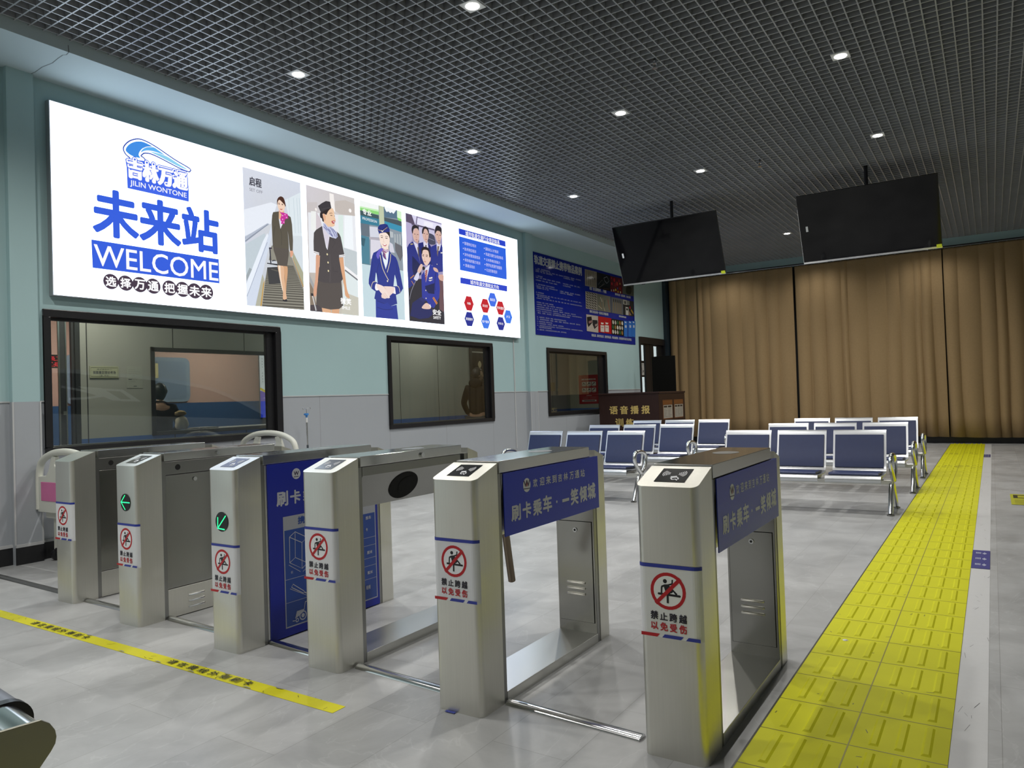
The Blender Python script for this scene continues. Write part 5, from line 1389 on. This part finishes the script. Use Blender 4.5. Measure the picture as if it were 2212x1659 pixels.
# ------------------------------------------------------------------ floor markings
ft = empty('warning_tape', (-4.4, 2.226, 0), 'worn yellow floor tape with black lettering, in front of the turnstiles', 'floor tape')
p = Print(); p.poly([(-2.4, -.045), (-1.1, -.040), (2.022, -.038), (2.022, .038), (-1.1, .041), (-2.4, .038)], 'd6d018')
rnd = random.Random(4)
for k in range(46):
    u = rnd.uniform(-2.2, 2.0); v = rnd.uniform(-.034, .034) if k % 3 else rnd.choice((-.036, .036)); a = rnd.uniform(0, PI); l = rnd.uniform(.01, .05)
    p.stroke([(u, v), (u+math.cos(a)*l*.5, max(-.037, min(.037, v+math.sin(a)*l*.3))), (u+math.cos(a)*l, max(-.037, min(.037, v+math.sin(a)*l)))], .0022, '55551e')
for k in range(12):
    u = rnd.uniform(-2.0, 1.9); v = rnd.choice((-.036, .036)); p.poly([(u, v), (u+.02, v*.75), (u+.05, v*.85), (u+.06, v)], '9a9a94')
for u0, u1 in ((-.66, -.005), (.79, 1.45)):
    for k, ch in enumerate('请在黄线外侧刷卡'):
        w = (u1-u0)/7.7; p.text(ch, u0+k*w, -.022, u0+k*w+w*.66, .022, '1c1d12', .018)
p.build('printed_tape', INK, ft, (0, 0, 0), (1, 0, 0), (0, 1, 0), (0, 0, 1), base=.001, eps=.00006)
YEL = mat('yellow_paving', (.62, .615, .005), .6, 0, .06, 6, spec=.25)
tp = empty('tactile_strip', (-.4885, 0, 0), 'long yellow tactile paving strip running to the back wall', 'tactile paving')
P_ = .3125; y0 = 2.59-12*P_
m = MB(); m.box(-.3115, y0, 0, .3115, 18.4, .004); m.cur = 1
m.build('base_sheet', [YEL, YEL], tp)
m = MB(); k = 0; y = y0
while y < 18.3:
    for c in (-1, 0):
        xt = c*.3115
        for b in (.078, .161, .244):
            xc = xt+b; w, e = .0165, .008; za, zb = .004, .0095
            m.prism([(xc-w, y+.034, za), (xc+w, y+.034, za), (xc+w, y+.282, za), (xc-w, y+.282, za)], [(xc-w+e, y+.034+e, zb), (xc+w-e, y+.034+e, zb), (xc+w-e, y+.282-e, zb), (xc-w+e, y+.282-e, zb)])
    y += P_
m.build('guide_bars', YEL, tp)
p = Print(); y = y0
while y < 18.35: p.rect(-.3115, y-.0022, .3115, y+.0022, '77720c'); y += P_
p.rect(-.0025, y0, .0025, 18.35, '8f8a10'); p.rect(-.3165, y0, -.3095, 18.4, '3a3a28')
rnd = random.Random(9)
for k in range(110):
    u = rnd.uniform(-.3, .3); v = rnd.uniform(2, 8) if k < 70 else rnd.choice((rnd.gauss(13.4, .12), rnd.gauss(15.8, .15))); a = rnd.uniform(0, PI); l = rnd.uniform(.006, .03) if k < 70 else rnd.uniform(.05, .14)
    if k >= 70: a = rnd.uniform(-.3, .3)
    p.stroke([(u, v), (min(.3, u+math.cos(a)*l), v+math.sin(a)*l)], .003 if k < 70 else .02, '4a4a1c' if k < 70 else '8b8520', smooth=False)
p.build('joints_and_scuffs', INK, tp, (0, 0, .0042), (1, 0, 0), (0, 1, 0), (0, 0, 1), base=.0002, eps=.000002)
wt = empty('edge_tape', (-.12, 0, 0), 'white border tape along the right side of the yellow strip', 'floor tape')
p = Print(); p.rect(-.056, y0, .057, 18.4, 'd2d3d4')
for k in range(60):
    u = rnd.uniform(-.05, .05); v = rnd.uniform(2, 17); p.stroke([(u, v), (min(.056, u+rnd.uniform(0, .02)), v+rnd.uniform(-.08, .08))], .0016, '85868a' if k % 4 else '4a4a4c', smooth=False)
p.build('tape', INK, wt, (0, 0, 0), (1, 0, 0), (0, 1, 0), (0, 0, 1), base=.001, eps=.00002)
def floor_tag(x, y, w, l, col, label, name, marks):
    r = empty(name, (x, y, 0), label, 'floor sticker'); p = Print(); p.rect(-w/2, -l/2, w/2, l/2, col); marks(p, w, l)
    p.build('print', INK, r, (0, 0, 0), (1, 0, 0), (0, 1, 0), (0, 0, 1), base=.0035, eps=.00005)
def blue_marks(p, w, l):
    for j in range(3):
        v = -l*.33+j*l*.31
        for k in range(4): p.rect(-w*.3+k*w*.08, v, -w*.27+k*w*.08+.002, v+l*.09, 'b4b8cc')
        p.rect(w*.08, v, w*.3, v+l*.05, 'b4b8cc'); p.rect(w*.16, v-.02, w*.22, v+l*.09, 'b4b8cc')
floor_tag(-.12, 6.42, .112, .66, '3a3c86', 'nearer blue sticker with white marks on the white border tape', 'floor_sticker', blue_marks)
floor_tag(-.13, 15.47, .108, .58, '3a3c76', 'far blue sticker on the white border tape, near the curtain', 'floor_sticker', blue_marks)
def yel_marks(p, w, l):
    p.rect(-w*.42, l*.1, w*.42, l*.42, '2c2c1c'); p.rect(-w*.3, l*.16, w*.1, l*.36, 'b9b42a')
    for k in range(4): p.rect(-w*.4+.0, -l*.4+k*l*.1, -w*.1, -l*.37+k*l*.1, '6a6a1c')
floor_tag(.29, 9.82, .34, .86, 'b9b92a', 'small yellow notice stuck to the floor at the right edge', 'floor_notice', yel_marks)
floor_tag(-1.943, 2.435, .05, .018, '2a3a9a', 'scrap of blue tape under the front of the banner turnstile', 'tape_scrap', lambda p, w, l: None)
m = MB(); m.prism([(.014*math.cos(a)*(1+.3*math.sin(3*a)), .012*math.sin(a), 0) for a in [2*PI*k/10 for k in range(10)]], [(.008*math.cos(a), .007*math.sin(a), .004) for a in [2*PI*k/10 for k in range(10)]])
o = m.build('paper_scrap', WHITE); o.location = (-.681, 4.093, .0045); tag(o, 'tiny white paper scrap lying on the yellow strip', 'scrap')
# ------------------------------------------------------------------ waiting benches
def bench_proto():
    b = empty('waiting_bench', (0, 0, 0), '', 'bench', 'three seat airport benches in rows')
    prof = [(-.285, .322), (-.297, .345), (-.288, .372), (-.262, .384), (-.10, .374), (.08, .372), (.15, .384), (.185, .42), (.215, .50), (.255, .62), (.30, .76), (.318, .812), (.332, .822)]
    prof = catmull(prof, False, 4)
    for xc in (-.597, 0, .597):
        s = MB().ribbon(prof, .012, xc-.263, xc+.263).build('seat_shell', SILVER, b, smooth=True)
        c = catmull([(-.235, .397), (-.22, .404), (-.05, .398), (.06, .396), (.10, .392)], False, 4); MB().ribbon(c, .02, xc-.235, xc+.235).build('seat_pad', NAVY_PU, s, smooth=True, bevel=.006)
        c = catmull([(.178, .432), (.20, .505), (.24, .62), (.272, .72), (.289, .775)], False, 4); MB().ribbon(c, .022, xc-.24, xc+.24).build('back_pad', NAVY_PU, s, smooth=True, bevel=.007)
        MB().box(xc-.24, -.22, .335, xc+.24, .06, .362).build('seat_bracket', STEEL_DARK, s)
    m = MB(); m.box(-.945, -.09, .285, .945, -.02, .335); m.build('crossbeam', STEEL_FLAT, b, bevel=.006)
    for sx in (-1, 1):
        x = sx*.93
        m = MB(); m.tube([(x, -.055, .31), (x, -.12, .26), (x, -.235, .06), (x, -.265, .012)], [.024, .026, .024, .022], 12); m.tube([(x, -.055, .31), (x, .03, .27), (x, .24, .06), (x, .285, .012)], [.024, .026, .022, .02], 12)
        lg = m.build('leg_frame', CHROME, b, smooth=True)
        m = MB(); m.cyl((x, -.268, 0), (x, -.268, .014), .034, 18); m.cyl((x, .29, 0), (x, .29, .014), .034, 18); m.build('foot', STEEL_DARK, lg, smooth=True)
        pth = catmull([(-.055, .33), (.06, .40), (.09, .52), (.02, .575), (-.12, .595), (-.215, .58), (-.245, .53), (-.225, .46), (-.14, .385), (-.07, .335)], False, 4)
        m = MB(); m.tube([(x+sx*.02, a, z) for a, z in pth], .024, 12); m.build('armrest', CHROME, b, smooth=True)
    return b
BP = bench_proto(); spots = []
for xs, rowlab in (((-4.59, -4.565, -4.54), 'left'), ((-1.83, -1.775, -1.79), 'right')):
    for x, y, lab in zip(xs, (8.49, 10.27, 11.94), ('front', 'middle', 'back')): spots.append((x, y, '%s %s' % (lab, rowlab)))
BL = {'front left': 'navy bench of three seats, front one of the left group, behind the banner turnstile', 'middle left': 'navy bench of three seats, middle one of the left group', 'back left': 'navy bench of three seats nearest the wooden desk',
 'front right': 'navy bench of three seats, front one of the right group, behind the nearest turnstile', 'middle right': 'navy bench of three seats, middle one of the right group', 'back right': 'navy bench of three seats at the back right, before the curtains'}
for i, (x, y, k) in enumerate(spots):
    b = BP if i == 0 else copy_tree(BP)
    b.location = (x, y, 0); b['label'] = BL[k]
# ------------------------------------------------------------------ hospital bed and drip stand by the wall
IVORY = mat('ivory_plastic', (.62, .63, .57), .38, 0, .03, 6)
PINK = mat('pink_panel', (.62, .16, .36), .45)
bed = empty('hospital_bed', (-6.63, 4.24, 0), 'ivory and pink hospital bed along the wall under the big window', 'bed')
def bed_end(y, name, dz=0.0):
    m = MB(); hw = .455
    arc = [(-hw, .50), (-hw, .74), (-hw+.015, .85), (-hw+.07, .93), (-.22, .99), (0, 1.01), (.22, .99), (hw-.07, .93), (hw-.015, .85), (hw, .74), (hw, .50)]
    m.tube([(a, y, b+dz) for a, b in catmull(arc, False, 5)], .03, 14)
    hb = m.build(name, IVORY, bed, smooth=True)
    body = [(-hw, .48), (hw, .48), (hw, .79), (.30, .80), (.26, .84), (.22, .93), (.19, .975), (.13, .965), (.15, .90), (.11, .85), (-.11, .85), (-.15, .90), (-.13, .965), (-.19, .975), (-.22, .93), (-.26, .84), (-.30, .80), (-hw, .79)]
    m = MB(); m.prism([(a, y-.018, b+dz) for a, b in body], [(a, y+.018, b+dz) for a, b in body]); m.build('board_web', IVORY, hb, bevel=.006)
    box_obj('inset_panel', (-hw+.07, y-.022, .58+dz, hw-.07, y+.022, .745+dz), PINK, hb, .004)
bed_end(-1.05, 'foot_board', -.04); bed_end(1.05, 'head_board')
m = MB(); m.box(-.42, -1.02, .38, .42, 1.02, .44); m.build('frame', IVORY, bed, bevel=.01)
m = MB(); m.box(-.41, -1.0, .44, .41, 1.0, .52); m.build('mattress', mat('grey_mattress', (.25, .27, .3), .8), bed, bevel=.025)
for sx in (-.38, .38):
    for sy in (-.95, .95):
        m = MB(); m.cyl((sx, sy, .10), (sx, sy, .38), .022, 12); lg = m.build('leg', IVORY, bed, smooth=True)
        m = MB(); m.cyl((sx-.015, sy, .05), (sx+.015, sy, .05), .05, 16); m.box(sx-.02, sy-.02, .05, sx+.02, sy+.02, .11); m.build('castor', BLACK, lg)
iv = empty('drip_stand', (-6.9, 6.08, 0), 'slim steel drip stand with blue clamp beside the head of the bed', 'drip stand')
m = MB(); m.cyl((0, 0, .04), (0, 0, .82), .013, 12); m.build('lower_pole', mat('dark_tube', (.10, .12, .14), .4, .5), iv, smooth=True)
m = MB(); m.cyl((0, 0, .80), (-.005, 0, 1.10), .009, 12); m.build('upper_pole', CHROME, iv, smooth=True)
m = MB(); m.cyl((-.005, 0, 1.09), (-.005, 0, 1.155), .011, 12); m.build('white_sleeve', WHITE, iv, smooth=True)
m = MB(); m.cyl((-.005, 0, 1.15), (-.005, 0, 1.175), .013, 12); m.cyl((-.005, 0, 1.175), (-.005, 0, 1.20), .026, 12); m.cyl((-.005, 0, 1.188), (-.005, -.035, 1.188), .009, 10); m.build('blue_clamp', mat('blue_plastic', (.06, .25, .62), .4), iv, smooth=True)
m = MB(); m.cyl((-.005, 0, 1.20), (-.005, 0, 1.25), .003, 8)
for s in (-1, 1): m.tube(catmull([(-.005, 0, 1.25), (-.005, s*.025, 1.262), (-.005, s*.052, 1.272), (-.005, s*.06, 1.255), (-.005, s*.045, 1.245)], False, 4), .0035, 8)
m.build('hooks', CHROME, iv, smooth=True)
for k in range(5):
    a = 2*PI*k/5+.3; m = MB(); m.tube([(0, 0, .06), (.12*math.cos(a), .12*math.sin(a), .055), (.17*math.cos(a), .17*math.sin(a), .03)], .011, 8); m.cyl((.17*math.cos(a), .17*math.sin(a), .0), (.17*math.cos(a), .17*math.sin(a), .03), .014, 10); m.build('leg', STEEL_DARK, iv, smooth=True)
# ------------------------------------------------------------------ baggage conveyor at the near left
cv = empty('baggage_conveyor', (-1.37, .6, 0), 'end of a steel baggage conveyor with dark belt, at the lower left corner', 'conveyor', rz=math.radians(-6))
def cb(m): m.v = [(p[0]-.35, p[1]-.8, p[2]) for p in m.v]; return m
def plate(x, name):
    # outline in (y, z), rounded at the far end
    o = [(.748, .786), (.81, .784), (.823, .774), (.831, .760), (.833, .748), (.831, .737), (.824, .726), (.806, .704), (.76, .655), (.70, .60), (-.9, .60), (-.9, .792), (.5, .792)]
    m = MB(); m.prism([(x-.004, a, b) for a, b in o], [(x+.004, a, b) for a, b in o]); return cb(m).build(name, mat('plate_steel', (.30, .29, .24), .42, .9, .05, 5), cv, bevel=.0012)
sp = plate(.35, 'side_plate'); plate(-.35, 'side_plate')
m = MB(); m.cyl((.3535, .766, .696), (.357, .766, .696), .0085, 16); bo = cb(m).build('bolt', STEEL_FLAT, sp, smooth=True); m = MB(); m.cyl((.3565, .766, .696), (.3575, .766, .696), .004, 12); cb(m).build('bolt_socket', DARK, bo)
m = MB(); m.cyl((-.345, .795, .744), (.345, .795, .744), .034, 28); cb(m).build('end_roller', CHROME, cv, smooth=True)
bl = [(.60, .7785)] + [(.806 + .0385*math.sin(math.radians(t)), .740+.0385*math.cos(math.radians(t))) for t in range(0, 181, 12)] + [(.60, .70), (-.9, .70), (-.9, .7785)]
m = MB(); m.prism([(-.34, a, b) for a, b in bl], [(.195, a, b) for a, b in bl]); cb(m).build('belt', mat('grey_belt', (.22, .24, .29), .35), cv, smooth=True)
be = [(a+.002 if a > .62 else a, b+.002 if b > .744 else b-.002) for a, b in bl]
m = MB(); m.prism([(.185, a, b) for a, b in be], [(.207, a, b) for a, b in be]); cb(m).build('belt_edge', mat('black_belt_edge', (.006, .006, .009), .3), cv, smooth=True)
m = MB(); m.box(.21, -.9, .742, .344, .765, .773); cb(m).build('side_cover', STEEL_FLAT, cv, bevel=.004)
m = MB(); m.cyl((.31, .69, .772), (.31, .69, .777), .006, 12); cb(m).build('cover_screw', CHROME, cv)
for sx in (-.32, .32):
    for sy in (-.8, .35): cb(MB().box(sx-.025, sy-.025, 0, sx+.025, sy+.025, .66)).build('leg', STEEL_DARK, cv, bevel=.003)
m = MB(); m.box(-.33, -.88, .61, .33, .62, .69); cb(m).build('bed_frame', STEEL_DARK, cv)
# ------------------------------------------------------------------ people behind the glass
def skinned(verts, edges, rad, root, sub=2):
    me = bpy.data.meshes.new('t'); me.from_pydata(verts, edges, []); o = bpy.data.objects.new('t', me); C.objects.link(o)
    o.modifiers.new('s', 'SKIN')
    for v, r, i in zip(me.skin_vertices[0].data, rad, range(len(rad))): v.radius = (r, r) if not isinstance(r, tuple) else r; v.use_root = (i == root)
    sb = o.modifiers.new('u', 'SUBSURF'); sb.levels = sub; sb.render_levels = sub
    m2 = bpy.data.meshes.new_from_object(o.evaluated_get(bpy.context.evaluated_depsgraph_get()))
    bpy.data.objects.remove(o); return m2
def ellipsoid(bm, c, r, rot=None, seg=20, sculpt=None):
    geo = bmesh.ops.create_uvsphere(bm, u_segments=seg, v_segments=seg*2//3, radius=1)['verts']
    for v in geo:
        p = v.co.copy()
        if sculpt: p = sculpt(p)
        p = Vector((p.x*r[0], p.y*r[1], p.z*r[2]))
        if rot: p = rot @ p
        v.co = p + Vector(c)
def mesh_obj(name, me, m, parent, remesh=0):
    for p in me.polygons: p.use_smooth = True
    me.materials.clear(); me.materials.append(m); o = bpy.data.objects.new(name, me); C.objects.link(o); o.parent = parent
    if remesh: md = o.modifiers.new('fuse', 'REMESH'); md.mode = 'VOXEL'; md.voxel_size = remesh; md.use_smooth_shade = True; s = o.modifiers.new('soft', 'SMOOTH'); s.iterations = 2
    return o
def person(loc, rz, label, hgt, arms, head_turn, hood=False, hair_puff=1.0, seated=False):
    """figure facing local -y; arms: list of (elbow, wrist, hand_dir) for left (-x) and right (+x)"""
    P = empty('person', loc, label, 'person', rz=rz); k = hgt/1.75
    S = lambda *v: tuple(a*k for a in v)
    hip = .92
    V = [S(0, 0, hip), S(0, .01, 1.08), S(0, .02, 1.26), S(0, .015, 1.40), S(0, .0, 1.50), S(0, -.02, 1.56)]; Rr = [(.15, .10), (.135, .095), (.16, .105), (.13, .085), (.05, .05), (.05, .05)]
    E = [(0, 1), (1, 2), (2, 3), (3, 4), (4, 5)]
    Rr = [(a*k, b*k) for a, b in Rr]
    hands = bmesh.new()
    for sx, (el, wr, hd) in zip((-1, 1), arms):
        i = len(V); V += [S(sx*.17, .015, 1.42), S(*el), S(*wr)]; Rr += [.058*k, .043*k, .030*k]; E += [(3, i), (i, i+1), (i+1, i+2)]
        hd = Vector(hd).normalized(); side = hd.cross(Vector((0, 0, 1))).normalized() if abs(hd.z) < .9 else Vector((0, -1, 0)); nrm = hd.cross(side)
        w = Vector(S(*wr)); pv = [tuple(w), tuple(w + hd*.05*k), tuple(w + hd*.085*k)]; pr = [.026*k, .032*k, .030*k]; pe = [(0, 1), (1, 2)]
        ellips = bmesh.new()
        for f, (off, ln) in enumerate(((-.027, .065), (-.009, .078), (.009, .074), (.026, .058))):
            a = w + hd*.085*k + side*off*k; b = a + (hd*.6 + nrm*.15)*ln*k*.55; c_ = b + (hd*.5 + nrm*.5)*ln*k*.5
            MBt = MB().tube([a, (a+b)/2, b, c_], [.0098*k, .0095*k, .009*k, .0075*k], 8); bb = len(hands.verts)
            vs = [hands.verts.new(q) for q in MBt.v]
            for fc in MBt.f:
                try: hands.faces.new([vs[q] for q in fc])
                except ValueError: pass
        a = w + hd*.03*k + side*sx*-.026*k; b = a + (hd*.5 + side*sx*-.8)*.035*k; c_ = b + hd*.032*k
        MBt = MB().tube([a, b, c_], [.012*k, .011*k, .009*k], 8); vs = [hands.verts.new(q) for q in MBt.v]
        for fc in MBt.f: hands.faces.new([vs[q] for q in fc])
        rot = Matrix((side, nrm, hd)).transposed(); ellipsoid(hands, w + hd*.05*k, (.038*k, .016*k, .052*k), rot, 14)
        ellips.free()
    for sx in (-1, 1):
        i = len(V)
        if seated: V += [S(sx*.10, 0, hip-.05), S(sx*.12, -.40, hip-.04), S(sx*.12, -.40, .46), S(sx*.12, -.40, .09), S(sx*.12, -.54, .05)]
        else: V += [S(sx*.09, 0, hip-.06), S(sx*.10, -.01, .50), S(sx*.10, .02, .10), S(sx*.10, -.02, .05), S(sx*.11, -.17, .035)]
        Rr += [.095*k, .066*k, .045*k if not seated else .06*k, .045*k, .035*k]; E += [(0, i), (i, i+1), (i+1, i+2), (i+2, i+3), (i+3, i+4)]
    body = skinned(V, E, Rr, 0); bm = bmesh.new(); bm.from_mesh(body)
    # head: cranium, jaw, nose, ears
    T = Matrix.Rotation(head_turn, 3, 'Z'); hc = Vector(S(0, -.03, 1.64))
    def skull(p):
        q = p.copy()
        if q.z < 0: q.x *= 1 - .28*(-q.z); q.y *= 1 - .10*(-q.z); q.y -= .12*(-q.z)
        return q
    ellipsoid(bm, hc, (.074*k, .094*k, .112*k), T, 24, skull)
    ellipsoid(bm, hc + T @ Vector((0, -.092*k, -.012*k)), (.012*k, .018*k, .026*k), T, 12)
    for sx in (-1, 1):
        ellipsoid(bm, hc + T @ Vector((sx*.073*k, .005*k, -.005*k)), (.010*k, .018*k, .030*k), T, 12)
    ellipsoid(bm, hc + T @ Vector((0, -.080*k, -.062*k)), (.024*k, .012*k, .008*k), T, 12)
    bm.to_mesh(body); bm.free()
    hm = bpy.data.meshes.new('h'); hands.to_mesh(hm); hands.free()
    bm = bmesh.new(); bm.from_mesh(body); bm.from_mesh(hm); bm.to_mesh(body); bm.free()
    mesh_obj('body', body, SKIN, P, .0075)
    eb = bmesh.new()
    for sx in (-1, 1): ellipsoid(eb, hc + T @ Vector((sx*.031*k, -.080*k, .008*k)), (.012*k, .008*k, .007*k), T, 10)
    em = bpy.data.meshes.new('eyes'); eb.to_mesh(em); eb.free(); mesh_obj('eyes', em, HAIR, P)
    # hair
    hb = bmesh.new()
    def cap(p):
        q = p.copy(); q *= 1 + .05*math.sin(q.x*9+q.z*7)*math.cos(q.y*8)
        if q.y < -.2 and q.z < .45: q.y = -.2 + (q.y+.2)*.15
        if q.z < -.2 and q.y > -.1: q.z *= 1.12; q.x *= .92
        return q
    ellipsoid(hb, hc + T @ Vector((0, .012*k, .022*k)), (.084*k*hair_puff, .100*k*hair_puff, .112*k*hair_puff), T, 28, cap)
    me = bpy.data.meshes.new('hair'); hb.to_mesh(me); hb.free(); mesh_obj('hair', me, HAIR, P)
    # jacket: thicker skin over torso and arms
    V2 = [V[0], V[1], V[2], V[3], tuple(Vector(V[3])*.45+Vector(V[4])*.55), tuple(Vector(V[4])*.8+Vector(V[5])*.2)]; R2 = [(.185*k, .135*k), (.165*k, .125*k), (.18*k, .13*k), (.145*k, .105*k), (.085*k, .08*k), (.075*k, .078*k)]; E2 = [(0, 1), (1, 2), (2, 3), (3, 4), (4, 5)]
    for j in range(2):
        i = len(V2); b0 = 6+j*3; wr = Vector(V[b0+1])*.12+Vector(V[b0+2])*.88; V2 += [V[b0], V[b0+1], tuple(wr)]; R2 += [.074*k, .056*k, .044*k]; E2 += [(3, i), (i, i+1), (i+1, i+2)]
    jm = skinned(V2, E2, R2, 0); j = mesh_obj('jacket', jm, JACKET, P)
    if hood:
        hb = bmesh.new(); ellipsoid(hb, S(0, .085, 1.50), (.125*k, .07*k, .085*k), None, 16); me = bpy.data.meshes.new('hood'); hb.to_mesh(me); hb.free(); mesh_obj('hood', me, JACKET, P)
    V3 = []; E3 = []; R3 = []
    V3.append(V[0]); R3.append((.17*k, .125*k))
    for s in range(2):
        b0 = 12+s*5; i = len(V3); V3 += [V[b0], V[b0+1], tuple(Vector(V[b0+2])+Vector((0, 0, .0)))]; R3 += [.115*k, .085*k, .068*k]; E3 += [(0, i), (i, i+1), (i+1, i+2)]
    mesh_obj('trousers', skinned(V3, E3, R3, 0), mat('dark_trousers', (.02, .022, .03), .8, 0, .2, 10), P)
    hb = bmesh.new()
    for s in (-1, 1):
        f = Vector(V[12+(0 if s < 0 else 5)+4]); ellipsoid(hb, (f.x, f.y+.06, .045*k), (.05*k, .135*k, .045*k), None, 14)
    me = bpy.data.meshes.new('shoes'); hb.to_mesh(me); hb.free(); mesh_obj('shoes', me, BLACK, P)
    return P
person((-7.93, 11.03, 0), math.radians(192), 'person in a dark hooded jacket standing with their back turned behind the middle window', 1.86, (((-.25, .05, 1.16), (-.23, -.04, .93), (0, -.1, -1)), ((.25, .05, 1.16), (.22, -.10, .94), (0, -.25, -1))), math.radians(-42), hood=True)
person((-9.38, 5.74, 0), math.radians(245), 'person with dark hair and black jacket seen from behind through the inner window', 1.63, (((-.26, -.04, 1.16), (-.18, -.25, 1.02), (.3, -1, -.2)), ((.27, -.06, 1.17), (.18, -.26, 1.05), (-.2, -1, -.1))), math.radians(18), hair_puff=1.10)
# things on the inner sill
sh = empty('counter_shelf', (-9.15, 6.42, 0), 'grey counter under the inner window, behind the person', 'counter')
box_obj('worktop', (-.05, -.45, 1.0, .44, 1.0, 1.035), mat('counter_grey', (.22, .22, .22), .5), sh); box_obj('front', (.36, -.45, 0, .39, 1.0, 1.0), mat('counter_front', (.1, .1, .11), .5), sh)
def lump(name, loc, r, m, label, cat, seed):
    rnd = random.Random(seed); bm = bmesh.new(); f = [rnd.uniform(4, 9) for _ in range(3)]
    def sc(p):
        q = p*(1 + .07*math.sin(p.x*f[0]+p.z*f[1]) + .05*math.cos(p.y*f[2]*1.4))
        if q.z < -.75: q.z = -.75
        return q
    ellipsoid(bm, (0, 0, r[2]*.75), r, None, 22, sc); me = bpy.data.meshes.new(name); bm.to_mesh(me); bm.free()
    for p in me.polygons: p.use_smooth = True
    me.materials.append(m); o = bpy.data.objects.new(name, me); C.objects.link(o); o.location = loc; tag(o, label, cat); return o
lump('cream_bag', (-8.93, 5.74+.02, 1.036), (.065, .085, .10), mat('cream_cloth', (.55, .46, .36), .8, bump=.1, bscale=30), 'crumpled cream bag on the inner counter beside the seated person', 'bag', 3)
lump('tan_bundle', (-8.93, 5.745, 1.216), (.05, .075, .038), mat('tan_cloth', (.38, .25, .12), .8), 'tan bundle lying on the cream bag behind the inner window', 'bundle', 8)
m = MB(); m.box(-9.0, 5.90, 1.036, -8.75, 6.18, 1.05); tag(m.build('pale_folder', mat('folder_card', (.42, .38, .35), .6)), 'flat pale folder on the inner counter right of the bag', 'folder')
